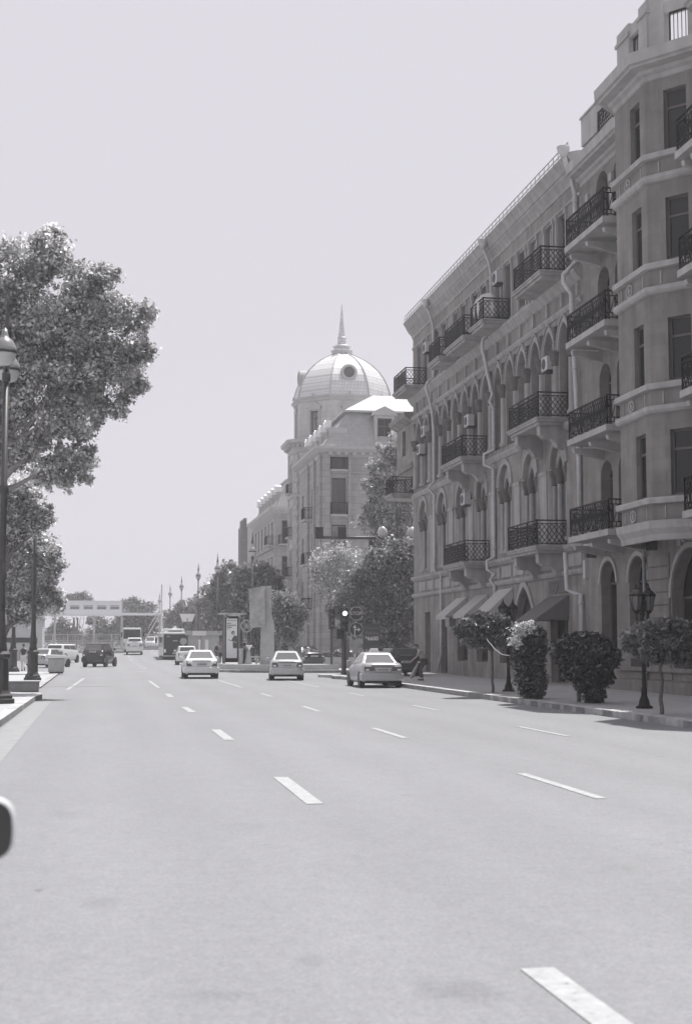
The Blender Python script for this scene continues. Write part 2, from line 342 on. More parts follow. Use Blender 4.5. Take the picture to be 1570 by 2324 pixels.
def railing(mb,pts,z,h,style='lattice',sp=.2):
    bw=.03
    for a,b in zip(pts[:-1],pts[1:]):
        a=Vector((*a,0)); b=Vector((*b,0)); L=(b-a).length; d=(b-a)/L
        P=lambda t,zz: Vector((a.x+d.x*t,a.y+d.y*t,z+zz))
        mb.bar(P(0,h),P(L,h),.06,.05); mb.bar(P(0,.08),P(L,.08),.035); 
        for t in np.linspace(0,L,max(2,int(round(L/1.25))+1)): mb.bar(P(t,0),P(t,h+.03),.045)
        if style=='lattice':
            mb.bar(P(0,h-.13),P(L,h-.13),.03)
            H=h-.21; n=max(1,int(round(L/(sp*1.0)))); s=L/n
            k=H/(s*3.2)  # three diamonds high
            st=H/3.
            for i in range(-3,n+3):
                for sg in (1,-1):
                    t0=i*s; t1=t0+sg*3*s
                    # clip
                    p0,p1=(t0,0.),(t1,1.)
                    lo,hi=0.,1.
                    dx=p1[0]-p0[0]
                    for lim,side in ((0,-1),(L,1)):
                        pass
                    def tt(f): return p0[0]+dx*f
                    fs=[]
                    if dx>0: lo=max(0,(0-t0)/dx); hi=min(1,(L-t0)/dx)
                    else: lo=max(0,(L-t0)/dx); hi=min(1,(0-t0)/dx)
                    if hi-lo>.02: mb.bar(P(tt(lo),.08+H*lo),P(tt(hi),.08+H*hi),.024)
        elif style=='ornate':
            mb.bar(P(0,h-.17),P(L,h-.17),.035); mb.bar(P(0,.24),P(L,.24),.035)
            n=max(2,int(round(L/.18))); s=L/n
            for i in range(n):
                t=(i+.5)*s
                mb.bar(P(t,h-.17),P(t,h),.025); mb.bar(P(t,.08),P(t,.24),.025); mb.bar(P(i*s,.24),P(i*s,h-.17),.025)
                if i%2==0:
                    mb.bar(P(t-s*.5,.24),P(t+s*.5,h-.17),.025); mb.bar(P(t+1.5*s if t+1.5*s<L else L,.24),P(t+s*.5,h-.17),.025)
                    mb.bar(P(t-s*.35,.24+.38),P(t+s*.35,.24+.38),.05)
        else:
            n=max(2,int(round(L/.14)))
            for i in range(n+1): mb.bar(P(L*i/n,.08),P(L*i/n,h),.02)
def balcony(fr,u0,u1,z,P,parent,style='lattice',h=1.0,trim=TRIM_M,br=None,th=.16,label=None,sp=.2,moulded=True):
    s=MB(); fbox(s,fr,u0,u1,z-th,z,-.05,P)
    if moulded: fbox(s,fr,u0+.1,u1-.1,z-th-.12,z-th,-.05,P-.1); fbox(s,fr,u0-.04,u1+.04,z-.05,z+.012,-.04,P+.04)
    o=s.build('balcony',trim,parent,world=True)
    if label: o['label']=label
    r=MB(); e=.07; q=[fr.P(u0+e,0,0),fr.P(u0+e,0,P-e),fr.P(u1-e,0,P-e),fr.P(u1-e,0,0)]
    railing(r,[(p.x,p.y) for p in q],z+.012,h,style,sp)
    r.build('railing',IRON,o,world=True)
    if br=='beams':
        n=3
        for i in range(n):
            u=u0+.3+(u1-u0-.6)*i/(n-1); m=MB()
            pts=[fr.P(u-.11,z-th-.12,-.02),fr.P(u-.11,z-th-.12,P-.12),fr.P(u-.11,z-th-.27,P-.16),fr.P(u-.11,z-th-.50,.1),fr.P(u-.11,z-th-.55,-.02)]
            m.prism(pts,fr.U*.22); m.build('bracket',trim,o,world=True)
    elif br=='console':
        for u in (u0+.55,u1-.55):
            m=MB(); w=.45
            pts=[fr.P(u-w/2,z-th-.12,-.02)]+[fr.P(u-w/2,z-th-.12,P-.2),fr.P(u-w/2,z-th-.5,P-.22),fr.P(u-w/2,z-th-.62,P-.4),fr.P(u-w/2,z-th-.64,P*.45),fr.P(u-w/2,z-th-.8,P*.33),fr.P(u-w/2,z-th-.98,P*.26),fr.P(u-w/2,z-th-1.05,.08),fr.P(u-w/2,z-th-1.05,-.02)]
            m.prism(pts,fr.U*w); m.build('bracket',CARVE if False else trim,o,world=True)
    return o
def pipe(path,parent,r=.07,m=None,hop=None,name='drainpipe'):
    b=MB(); b.tube(path,r,8)
    for i in range(len(path)-1):
        a=Vector(path[i]); c=Vector(path[i+1])
        if abs(a.z-c.z)>1.5:
            for t in np.linspace(.1,.9,max(2,int(abs(a.z-c.z)/2))):
                p=a.lerp(c,t); b.tube([p-Vector((0,0,.05)),p+Vector((0,0,.05))],r*1.35,8)
    if hop: x,y,z=path[0]; b.lathe([(.1,-.35),(.16,-.2),(.26,0),(.28,.12),(.22,.14)],(x,y,z),8)
    return b.build(name,m or PIPE,parent,smooth=True,world=True)
def acunit(p,parent,sz=(.32,.8,.58),side='x'):
    b=MB(); x,y,z=p; b.box(x-sz[0],x,y-sz[1]/2,y+sz[1]/2,z-sz[2]/2,z+sz[2]/2)
    b.lathe([(.22,0),(.22,.02),(.18,.025)],(x-sz[0],y+.08,z),16,1,(-1,0,0)); b.box(x-sz[0]+.02,x+.14,y-sz[1]/2+.08,y+sz[1]/2-.08,z-sz[2]/2-.07,z-sz[2]/2-.005,1)
    return b.build('air_conditioner',[ACW,DARK],parent,world=True)
# ================================================================== SETTING
def structure(mb,name,m,**k):
    o=mb.build(name,m,**k); o['kind']='structure'; return o
def strip(name,m,x0,x1,y0,y1,z,ny=40):
    b=MB(); ys=sorted(set(list(np.linspace(y0,y1,ny))+[y for y in (145.,188.2) if y0<y<y1]))
    vs=[]; 
    for y in ys: vs+=[(x0,y,gz(y)+z),(x1,y,gz(y)+z)]
    b.add(vs,[(2*i,2*i+1,2*i+3,2*i+2) for i in range(len(ys)-1)]); return structure(b,name,m)
strip('ground',EARTH,-400,500,-30,900,-.02,60)
strip('road',ASPH,-60,120,-30,420,0,60)
def slab(name,m,poly,z,h=.15,kerb=True):
    b=MB(); zz=z
    top=[(x,y,gz(y)+z+h) for x,y in poly]
    b.prism([(x,y,gz(y)+z) for x,y in poly],(0,0,h)); o=structure(b,name,m)
    return o
def arcpts(cx,cy,r,a0,a1,n=8): return [(cx+r*math.cos(R(a0+(a1-a0)*i/n)),cy+r*math.sin(R(a0+(a1-a0)*i/n))) for i in range(n+1)]
def kerb(name,pts,w=.28,h=.16,z=0,left=True):
    b=MB()
    # individual kerb stones about a metre long with fine joints
    P=[]; 
    for a,c in zip(pts[:-1],pts[1:]):
        L=math.hypot(c[0]-a[0],c[1]-a[1]); n=max(1,int(L/1.0))
        for i in range(n):
            P.append(((a[0]+(c[0]-a[0])*i/n,a[1]+(c[1]-a[1])*i/n),(a[0]+(c[0]-a[0])*((i+1)/n-.012/ max(L/n,.1)),a[1]+(c[1]-a[1])*((i+1)/n-.012/max(L/n,.1)))))
    for p,q in P:
        d=Vector((q[0]-p[0],q[1]-p[1])); 
        if d.length<.05: continue
        d.normalize(); nn=Vector((-d.y,d.x)) if left else Vector((d.y,-d.x)); nn=nn*w
        dz=random.uniform(-.006,.006); zz=gz(p[1])+z
        b.prism([(p[0],p[1],zz),(q[0],q[1],zz),(q[0]+nn.x,q[1]+nn.y,zz),(p[0]+nn.x,p[1]+nn.y,zz)],(0,0,h+dz))
    return structure(b,name,KERB)
# right pavement
rk=[(12.55,-5),(12.5,20),(12.35,45),(12.3,58),(12.25,68)]+arcpts(14.8,73.5,3.0,205,120,6)+[(18.0,77.5),(30,80)]
slab('pavement_right',PAVE,rk+[(30,100),(60,100),(60,-5)],0,.15)
kerb('kerb_right',rk,left=False)
# left pavement with its corner
lk=[(-2.25,-5),(-2.1,30),(-1.95,46)]+arcpts(-4.0,48.6,2.2,-5,75,6)+[(-12,51.6)]
slab('pavement_left',PAVEL,lk+[(-40,51.6),(-40,-5)],0,.15); kerb('kerb_left',lk,left=True)
strip('gutter',mat('gutter_concrete',.25,-.01,.85,var=.12,scale=3,bump=.2),-2.0,-1.45,-5,47,.004,12)
lk2=[(-14,57.5),(-5.2,57.5)]+arcpts(-4.6,60.0,2.3,-80,0,5)+[(-2.3,90)]+arcpts(-4.3,90.5,2.0,0,80,4)+[(-14,93)]
slab('pavement_corner',PAVEL,lk2,0,.06); kerb('kerb_corner',lk2,h=.07,left=True)
# island beyond the junction, right hand
ik=[(60,88.2),(15.0,88.2),(13.2,88.6)]+arcpts(12.6,91.5,2.9,-80,-180,5)[:2]+[(9.9,90.4),(8.9,93.5),(8.4,100),(8.6,130),(12.5,180),(12.5,300)]
slab('pavement_far',PAVE,[(60,88.2),(15.0,88.2),(11.0,88.7),(8.6,89.6),(7.5,91.8),(7.2,98),(7.6,114.9),(60,114.9)],0,.16)
slab('pavement_distant',PAVE,[(9.0,115.1),(11.4,145),(11.4,205),(60,205),(60,115.1)],0,.10)
kerb('kerb_far',[(40,88.2),(15.0,88.2),(11.0,88.7),(8.6,89.6),(7.5,91.8),(7.2,98),(7.6,114)],left=False,h=.17)
b=MB(); b.prism([(x,y,0) for x,y in arcpts(13.1,77.0,1.5,0,360,14)[:-1]],(0,0,.14)); structure(b,'traffic_island',CONC)
# painted markings
mk=MB()
def quadm(x0,y0,x1,y1,w,z=.006):
    d=Vector((x1-x0,y1-y0)).normalized(); n=Vector((-d.y,d.x))*w/2
    mk.add([(x0-n.x,y0-n.y,gz(y0)+z),(x0+n.x,y0+n.y,gz(y0)+z),(x1+n.x,y1+n.y,gz(y1)+z),(x1-n.x,y1-n.y,gz(y1)+z)],[(0,1,2,3)])
for X,w in ((2.42,.195),(5.80,.14),(9.02,.12)):
    for k in range(0,5):
        y0=5.3+10.95*k; 
        if k==0 and X>6: continue
        quadm(X+random.uniform(-.02,.02),y0,X+random.uniform(-.02,.02),y0+ (2.6 if k==0 else 3.3),w)
    quadm(X,59.5,X,71,.14)
for X in (-.9,):
    quadm(-1.2,57.5,-.75,76.5,.14)
for i in range(11): 
    quadm(-.4+i*1.62,77.6,.42+i*1.62,77.6,.28); quadm(-.9+i*1.62,94.5,-.1+i*1.62,94.5,.34)
for X in (3.3,6.6):
    for k in range(8): quadm(X,105+11*k,X,108.4+11*k,.15)
nt=WPAINT.node_tree; N_=nt.nodes; g_=N_.new('ShaderNodeNewGeometry'); t_=N_.new('ShaderNodeTexNoise'); t_.inputs['Scale'].default_value=14; t_.inputs['Detail'].default_value=8; t_.inputs['Roughness'].default_value=.75
nt.links.new(g_.outputs['Position'],t_.inputs['Vector']); r_=N_.new('ShaderNodeMapRange'); r_.inputs['From Min'].default_value=.58; r_.inputs['From Max'].default_value=.68; r_.inputs['To Max'].default_value=.7
tr_=N_.new('ShaderNodeBsdfTransparent'); mx_=N_.new('ShaderNodeMixShader'); nt.links.new(t_.outputs['Fac'],r_.inputs['Value']); nt.links.new(r_.outputs[0],mx_.inputs[0]); nt.links.new(N_['Principled BSDF'].outputs[0],mx_.inputs[1]); nt.links.new(tr_.outputs[0],mx_.inputs[2]); nt.links.new(mx_.outputs[0],N_['Material Output'].inputs['Surface'])
structure(mk,'road_marking',WPAINT)
# asphalt repairs (patches with their own outline)
PATCH=mat('asphalt_repair',.215,.0,.85,var=.15,scale=3,bump=.3)
pt=MB()
def blob(cx,cy,rx,ry,n=18,z=.005):
    pts=[]
    for i in range(n):
        k=1+.35*(random.random()-.5); pts.append((cx+rx*k*math.cos(2*PI*i/n),cy+ry*k*math.sin(2*PI*i/n),z))
    pt.add(pts,[tuple(range(n))])
pt=MB(); blob(-1.2,62.5,2.0,.8,20,.0065); structure(pt,'asphalt_patch',PATCH)
# ================================================================== NEAR BUILDING
nb=thing('corner_building','grey stone building with projecting bay and ornate iron balconies, nearest on the right edge','building',(18.5,47,.15))
f=Fr((18.5,0),(0,1),(-1,0))
FL=[5.75,9.4,13.1,16.8]
ops=[(50.82,1.62,.9,4.85,'round'),(47.85,1.75,.9,4.85,'round'),(43.3,3.1,.9,4.85,'round'),(35.6,3.1,.9,4.85,'round'),(30,2.4,.9,4.85,'round')]
for z in FL:
    for u in (50.85,49.0): ops.append((u,1.25,z+.02,z+2.85,'round'))
wm=MB(); wall(wm,f,24,53.2,.15,20.3,ops,rd=.42)
wm.box(19.1,32,24.1,53.2,.15,20.3); wall(wm,Fr((0,24),(1,0),(0,-1)),18.5,32,.15,20.3)
# rusticated quoin strips and plinth panels on the ground storey
for u0,u1 in ((45.0,46.85),(41.2,41.6)):
    for i in range(9): fbox(wm,f,u0,u1,.95+i*.43,.95+i*.43+.385,0,.05)
fbox(wm,f,24,53.2,.15,.55,0,.10); fbox(wm,f,24,49.9,.86,1.0,0,.12); fbox(wm,f,51.7,53.2,.86,1.0,0,.12)
for u0,u1 in ((47.1,48.6),(44.9,46.3),(42.2,44.3)): fbox(wm,f,u0,u1,.6,.82,0,.04)
wm.build('wall',STONE_N,nb,world=True)
for o in ops[:5]: window(f,o,nb,rd=.42,mull=1 if o[1]<2 else 3)
for o in ops[5:]: window(f,o,nb,rd=.42,mull=0)
# arch surrounds and keystone fan
tm=MB()
for o in ops[:5]: ring(tm,f,o,.16,.06,.02)
for k in range(5): a=(k-2)*.2; u=43.3+math.sin(a)*1.9; z=3.3+math.cos(a)*1.9; fbox(tm,f,u-.13,u+.13,z-.1,z+.55,0,.09)
for u in (49.68,52.3):
    for k,(w,h) in enumerate(((.3,.3),(.2,.5),(.12,.35))): fbox(tm,f,u-w/2,u+w/2,19.2-k*.42-h,19.2-k*.42,0,.12-.03*k)
for u in (49.68,51.9):
    for z0,zz in ((18.9,.3),(18.5,.35),(18.15,.3)): fbox(tm,f,u-.09,u+.09,z0-zz,z0,.0,.08)
for z in (5.35,): fbox(tm,f,46.5,53.2,z,z+.28,0,.14)
tm.build('stone_moulding',TRIM_N,nb,world=True)
# bays (the second one stands just outside the frame; its shadow falls on the road)
for YB in (0.,-7.6):
    BP=[(18.5,46.9+YB),(17.0,45.35+YB),(17.0,42.6+YB),(18.5,40.72+YB)]
    fb=Fr((17,YB),(0,1),(-1,0)); d2=Vector((1.5,-1.88)); L2=d2.length; d2n=d2.normalized()
    f2=Fr((17.0,42.6+YB),(d2n.x,d2n.y),(d2n.y,-d2n.x)); f2.N=Vector((-abs(d2n.y),-abs(d2n.x),0)).normalized()
    d0=Vector((-1.5,-1.55)); f0=Fr((18.5,46.9+YB),(-1.5,-1.55),(-1,1))
    AP=[(5.5,6.3),(9.1,9.9),(12.9,13.75),(16.5,17.3)]
    WZ=[(6.4,8.45),(10.0,12.0),(13.85,15.85),(17.4,19.35)]
    bm=MB(); o1=[(43.52,.84,a,b_,'flat') for a,b_ in WZ]; o2=[(1.05,.80,a,b_,'flat') for a,b_ in WZ]
    wall(bm,fb,42.6,45.35,5.3,20.3,o1,rd=.2); wall(bm,f2,0,L2,5.3,20.3,o2,rd=.2); wall(bm,f0,0,d0.length,5.3,20.3)
    bm.add([(x,y,5.3) for x,y in BP],[(0,1,2,3)])
    bay=bm.build('bay',STONE_N,nb,world=True)
    for o in o1: window(fb,o,bay,rd=.2,mull=0,frame=WOOD if o[2]!=6.4 else WOOD)
    for o in o2: window(f2,o,bay,rd=.2,mull=0)
    bt=MB()
    for a,b_ in AP:
        sweep(bt,BP,[(-.02,b_-.16),(.16,b_-.14),(.18,b_),(.15,b_+.05),(-.02,b_+.06)],left=False)
        if a>5.6: sweep(bt,BP,[(-.02,a-.12),(.10,a-.08),(.16,a),(.16,a+.13),(-.02,a+.14)],left=False)
        # apron panels with a carved rosette
        lo,hi=a+.2,b_-.22
        for fr_,uc,hw in ((fb,44.0,.95),(f2,1.2,.75)):
            for sgn in (-1,1): fbox(bt,fr_,uc+sgn*hw-.02,uc+sgn*hw+.02,lo,hi,0,.035)
            zc=(lo+hi)/2
            if fr_ is fb:
                uc=44.2; c=fr_.P(uc,zc,0); rr=(hi-lo)*.48
                pts=[fr_.P(uc+rr*1.25*math.cos(t)*(1 if abs(math.cos(t))>.5 else .8),zc+rr*math.sin(t),.03) for t in np.linspace(0,2*PI,9)[:-1]]
                for p,q in zip(pts,pts[1:]+pts[:1]): bt.bar(p,q,.05,.06)
                bt.bar(fr_.P(uc,zc-rr*.6,.03),fr_.P(uc,zc+rr*.6,.03),.07); bt.bar(fr_.P(uc-rr*.5,zc,.03),fr_.P(uc+rr*.5,zc,.03),.05)
    sweep(bt,BP,[(-.02,5.0),(.02,5.02),(.05,5.2),(.16,5.38),(.18,5.62),(-.02,5.65)],left=False)
    bt.build('stone_moulding',TRIM_N,bay,world=True)
# cornice round the bay and along the wall
CL=[(18.5,53.2),(18.5,46.9),(17.0,45.35),(17.0,42.6),(18.5,40.72),(18.5,39.3),(17.0,37.75),(17.0,35.0),(18.5,33.12),(18.5,24)]
cm=MB(); sweep(cm,CL,[(-.02,19.75),(.05,19.78),(.07,19.92),(.18,19.98),(.22,20.08),(.50,20.14),(.53,20.2),(.62,20.24),(.64,20.6),(.1,20.66),(-.02,20.66)],left=False)
cm.build('cornice',TRIM_N,nb,world=True)
rf=MB(); rf.add([(x,y,20.64) for x,y in CL]+[(32,24,20.64),(32,53.2,20.64)],[tuple(range(12))]); rf.build('roof',CONC,nb,world=True)
# attic: posts, rail beam, small railings open to the sky
at=MB(); AZ0,AZ1=20.64,22.25
def post(x,y,sx,sy,z1): at.box(x-sx,x+sx,y-sy,y+sy,AZ0,z1); at.box(x-sx-.06,x+sx+.06,y-sy-.06,y+sy+.06,z1-.45,z1-.33)
for yb in (0,-7.6):
    post(17.3,44.65+yb,.24,.55,22.42); post(17.3,42.85+yb,.24,.36,22.5); post(18.35,41.25+yb,.3,.3,22.42)
    d_=(Vector((18.5,40.72))-Vector((17.0,42.6))).normalized(); n_=Vector((d_.y,-d_.x)); n_=n_ if n_.x>0 else -n_
    q0=Vector((17.08,42.55+yb)); q1=q0+d_*.62; at.prism([(q0.x,q0.y,AZ0),(q1.x,q1.y,AZ0),(q1.x+n_.x*.4,q1.y+n_.y*.4,AZ0),(q0.x+n_.x*.4,q0.y+n_.y*.4,AZ0)],(0,0,1.84))
    sweep(at,[(18.5,46.6+yb),(17.12,45.2+yb),(17.12,42.6+yb),(18.6,40.75+yb)],[(-.25,AZ1-.36),(.03,AZ1-.36),(.06,AZ1),(-.25,AZ1)],left=False)
at.box(17.8,18.45,49.35,51.1,20.64,21.7); at.box(17.75,18.5,49.3,51.15,21.7,21.78)
at.build('attic_parapet',TRIM_N,nb,world=True)
ar=MB(); railing(ar,[(17.85,49.3),(17.85,46.2)],20.6,.72,'ornate'); ar.build('roof_railing',IRON,nb,world=True); ar=MB(); railing(ar,[(17.25,44.1),(17.25,43.2)],AZ0,1.2,'plain'); ar.build('roof_railing',IRON,nb,world=True); ar=MB(); railing(ar,[(17.62,41.95),(18.15,41.3)],AZ0,1.2,'plain')
ar.build('roof_railing',IRON,nb,world=True)
for z in FL:
    balcony(f,47.25,51.5,z,1.3,nb,'ornate',h=1.02,trim=TRIM_N,br='beams',moulded=False,th=.22)
    balcony(f,38.75,40.68,z,1.35,nb,'ornate',h=1.02,trim=TRIM_N,br='beams',moulded=False,th=.22)
pipe([(18.38,46.99,5.3),(18.38,46.99,.3)],nb,.06,PIPED)
for y,z in ((52.25,5.1),(49.25,5.4),(46.2,5.0)):
    b=MB(); b.box(18.1,18.5,y-.14,y+.14,z-.05,z+.3); b.box(18.05,18.5,y-.1,y+.1,z+.3,z+.36); b.build('wall_lamp',LAMPIRON,nb,world=True)
# ================================================================== MIDDLE BUILDING
mbd=thing('arcaded_apartment_building','long weathered stone apartment building with rows of pointed arches, lattice balconies and awnings','building',(18.5,69,.15))
f=Fr((18.5,0),(0,1),(-1,0)); Y0,Y1=53.22,84.3
BC=[56.5,60.45,64.4,68.6,72.7,77.0,81.6]
og=[(61.5,3.3,.2,4.3,'pointed'),(56.7,2.3,.2,3.75,'flat'),(64.6,2.1,.9,4.1,'flat'),(68.8,2.1,.9,4.1,'flat'),(72.7,2.1,.9,4.1,'flat'),(76.8,1.5,.2,3.6,'flat'),(80.7,1.3,.2,3.6,'flat')]
o2=[(u,1.95,5.95,10.1,'round') for u in BC]
o3=[(u+d,1.42,10.95,14.9,'pointed') for u in BC for d in (-1.0,1.0)]
o4=[(u+d,1.0,16.9,19.4,'flat') for u in BC for d in (-.85,.85)]
wm=MB(); wall(wm,f,Y0,Y1,.15,20.7,og+o2+o3+o4,rd=.35)
wall(wm,Fr((0,Y1),(1,0),(0,1)),18.5,32,.15,20.7)
wm.box(18.95,32,Y0+.05,Y1-.05,.15,20.7)
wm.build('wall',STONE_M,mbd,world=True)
# turret-like extension at the far upper corner
ex=MB(); fe=Fr((18.5,0),(0,1),(-1,0)); ow=[(87.0,.9,13.4,15.0,'flat')]
wall(ex,fe,Y1,89.2,12.6,15.5,ow); wall(ex,Fr((0,84.31),(1,0),(0,-1)),18.5,18.52,12.6,15.5)
ex.box(18.8,21.5,Y1,89.2,12.6,15.5); wall(ex,Fr((0,89.2),(1,0),(0,1)),18.5,21.5,12.6,15.5)
sweep(ex,[(18.5,89.2),(18.5,Y1+.02)],[(-.02,15.2),(.1,15.25),(.5,15.5),(.55,15.75),(-.02,15.8)],left=False)
sweep(ex,[(18.5,89.2),(18.5,Y1+.02)],[(-.02,12.4),(.08,12.4),(.15,12.7),(-.02,12.7)],left=False)
for i in range(5): ex.box(18.5+.02,20.5-.35*i,84.4,89.1,12.6-.3*(i+1),12.6-.3*i)
e=ex.build('corner_extension',STONE_M,mbd,world=True); window(fe,ow[0],e,rd=.2)
# mouldings
tm=MB()
sweep(tm,[(18.5,Y1),(18.5,Y0)],[(-.02,4.5),(.10,4.52),(.16,4.62),(.16,4.72),(-.02,4.74)],left=False)
sweep(tm,[(18.5,Y1),(18.5,Y0)],[(-.02,5.45),(.08,5.48),(.2,5.62),(.22,5.74),(-.02,5.78)],left=False)
sweep(tm,[(18.5,Y1),(18.5,Y0)],[(-.02,10.4),(.06,10.42),(.16,10.58),(.18,10.68),(-.02,10.7)],left=False)
sweep(tm,[(18.5,Y1),(18.5,Y0)],[(-.02,15.2),(.06,15.22),(.14,15.34),(.14,15.42),(-.02,15.44)],left=False)
sweep(tm,[(18.5,Y1),(18.5,Y0)],[(-.02,16.05),(.1,16.1),(.22,16.25),(.34,16.42),(.36,16.52),(-.02,16.56)],left=False)
sweep(tm,[(18.5,Y1),(18.5,Y0)],[(-.02,19.52),(.06,19.54),(.09,19.62),(-.02,19.64)],left=False)
u=Y0+.3
while u<Y1-.2:
    fbox(tm,f,u,u+.2,15.5,16.08,0,.12); u+=1.97
for o in o2: ring(tm,f,o,.2,.07,.02); ring(tm,f,o,.06,.10,.22)
for o in o3: ring(tm,f,o,.12,.07,.01); ring(tm,f,o,.05,.11,.17)
ring(tm,f,og[0],.22,.08,.02)
for o in o4:
    for s_ in (-1,1): fbox(tm,f,o[0]+s_*.62-.07,o[0]+s_*.62+.07,16.6,19.4,0,.07); fbox(tm,f,o[0]+s_*.62-.1,o[0]+s_*.62+.1,19.3,19.5,0,.11)
# piers between the second-storey windows
for i in range(len(BC)-1):
    u=(BC[i]+BC[i+1])/2; fbox(tm,f,u-.42,u+.42,5.8,8.9,0,.05); fbox(tm,f,u-.48,u+.48,8.9,9.05,0,.09)
# rectangular frieze panels above shops
u=Y0+.5
while u<Y1-2: fbox(tm,f,u,u+1.6,4.86,5.36,0,.04); u+=1.95
tm.build('stone_moulding',TRIM_M,mbd,world=True)
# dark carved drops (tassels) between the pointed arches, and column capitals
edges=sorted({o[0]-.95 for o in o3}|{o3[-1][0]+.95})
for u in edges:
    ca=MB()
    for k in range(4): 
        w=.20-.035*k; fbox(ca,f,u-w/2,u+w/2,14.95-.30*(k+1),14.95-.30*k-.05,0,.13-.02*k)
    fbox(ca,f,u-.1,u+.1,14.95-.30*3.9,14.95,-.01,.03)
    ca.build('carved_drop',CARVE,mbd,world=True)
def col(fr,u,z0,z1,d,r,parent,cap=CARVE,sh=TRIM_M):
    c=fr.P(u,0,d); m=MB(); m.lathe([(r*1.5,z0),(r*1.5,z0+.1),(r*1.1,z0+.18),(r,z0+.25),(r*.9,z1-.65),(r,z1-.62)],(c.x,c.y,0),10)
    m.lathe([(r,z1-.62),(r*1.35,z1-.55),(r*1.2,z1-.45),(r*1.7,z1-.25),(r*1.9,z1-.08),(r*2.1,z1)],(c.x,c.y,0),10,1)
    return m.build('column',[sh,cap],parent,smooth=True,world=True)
# biforate windows, second storey
for o in o2:
    t=MB(); u=o[0]; fs=f.sh(-.2); lan=[(u-.46,.78,5.95,9.55,'pointed'),(u+.46,.78,5.95,9.55,'pointed')]
    wall(t,fs,u-1.0,u+1.0,5.95,10.15,lan,rd=.14)
    t.build('window_tracery',TRIM_M,mbd,world=True)
    for l in lan: window(fs,l,mbd,rd=.14,mull=0,frame=WOOD,bw=.06,pane=GLASSG)
    col(f,u,5.95,8.95,-.05,.13,mbd)
    for s_ in (-1,1): col(f,u+s_*.86,5.95,8.95,-.1,.12,mbd)
for o in o3: window(f,o,mbd,rd=.35,mull=1,frame=WFRAME if random.random()<.25 else WOOD,bw=.06,pane=GLASSG)
for u in edges: col(f,u,10.95,13.85,.03,.16,mbd)
for i,o in enumerate(o4): window(f,o,mbd,rd=.25,mull=0,frame=WFRAME if i in (1,2,5) else WOOD,pane=GLASSG if i%3 else GLASS)
for o in og: 
    if o[4]=='pointed': window(f,o,mbd,rd=.35,mull=3,frame=IRON,pane=DARK,name='gate')
    else: window(f,o,mbd,rd=.35,mull=1,frame=WOOD,trans=.75,name='shop_window')
# main cornice
cm=MB(); sweep(cm,[(18.5,84.3),(18.5,Y0)],[(-.02,20.2),(.05,20.22),(.08,20.36),(.2,20.5),(.3,20.6),(.31,20.68),(.36,20.70),(.44,20.88),(.56,21.06),(.60,21.10),(.60,21.18),(.1,21.3),(-.02,21.3)],left=False)
cm.build('cornice',TRIM_M,mbd,world=True)
rf=MB(); rf.add([(18.1,Y0,21.22),(18.1,Y1,21.22),(32,Y1,22.0),(32,Y0,22.0)],[(0,1,2,3)]); rf.build('roof',CONC,mbd,world=True)
rr=MB()
for z in (21.36,21.58): rr.bar((17.98,Y0,z),(17.98,Y1-.2,z),.03)
u=Y0
while u<Y1: rr.bar((17.98,u,21.18),(17.98,u,21.6),.025); u+=.62
rr.build('roof_railing',PIPED,mbd,world=True)
Lb=[(54.6,58.55,16.75,'plain'),(63.45,65.85,16.75,0),(67.0,71.0,16.75,0),(72.2,74.65,16.75,0),(80.6,84.1,16.75,0)]
for u0,u1,z,_ in Lb: balcony(f,u0,u1,z,1.3,mbd,'lattice',h=1.0)
for u0,u1,z in ((55.2,59.45,10.88),(67.6,71.85,10.88),(55.55,59.8,5.72),(67.2,71.5,5.72)): balcony(f,u0,u1,z,1.3,mbd,'lattice',h=1.02,br='console',sp=.21)
balcony(Fr((19.6,0),(0,1),(-1,0)),84.45,86.6,10.8,2.4,mbd,'lattice',h=1.0)
x=18.38
pipe([(17.85,77.9,21.0),(17.95,77.95,20.6),(18.2,78.1,20.2),(x,78.35,19.6),(x,78.35,16.75),(18.0,78.4,16.5),(17.95,78.4,16.2),(x-.1,78.45,15.0),(x,78.4,13.8),(x,78.4,10.9),(18.1,78.6,10.5),(x,78.4,10.1),(x,78.4,5.9),(x,78.1,5.7)],mbd,.08,hop=1)
pipe([(x,76.9,5.7),(x,76.9,1.2),(18.3,77.0,.9),(18.2,77.0,.3)],mbd,.07)
pipe([(x,66.0,16.6),(17.95,66.1,16.4),(17.9,66.1,16.0),(x,66.05,13.7),(18.2,65.9,13.3),(x,65.9,13.0),(x,65.9,11.0),(17.95,66.1,10.8),(17.95,66.1,10.3),(x,66.0,10.1),(x,66.0,5.9),(18.05,66.1,5.7),(18.05,66.1,5.3),(x,66.0,5.1),(18.2,66.1,4.8),(x,66.0,4.5),(x,66.0,3.6)],mbd,.085)
pipe([(17.85,65.6,21.0),(17.95,65.7,20.6),(18.2,65.9,20.2),(x,66.1,19.6),(x,66.1,17.0)],mbd,.085,hop=1)
pipe([(17.82,53.3,21.3),(17.9,53.3,20.8),(18.2,53.5,20.3),(x,53.6,19.6),(x,53.6,16.9),(17.95,53.9,16.4),(17.95,53.9,16.1),(18.2,53.7,15.6),(x,53.6,9.6),(x,53.6,5.4)],mbd,.1,hop=1)
pipe([(17.9,54.0,5.35),(17.95,54.0,3.9),(18.2,53.8,3.75),(x,53.6,3.7),(18.3,53.3,.4)],mbd,.09)
for y in (84.15,): pass
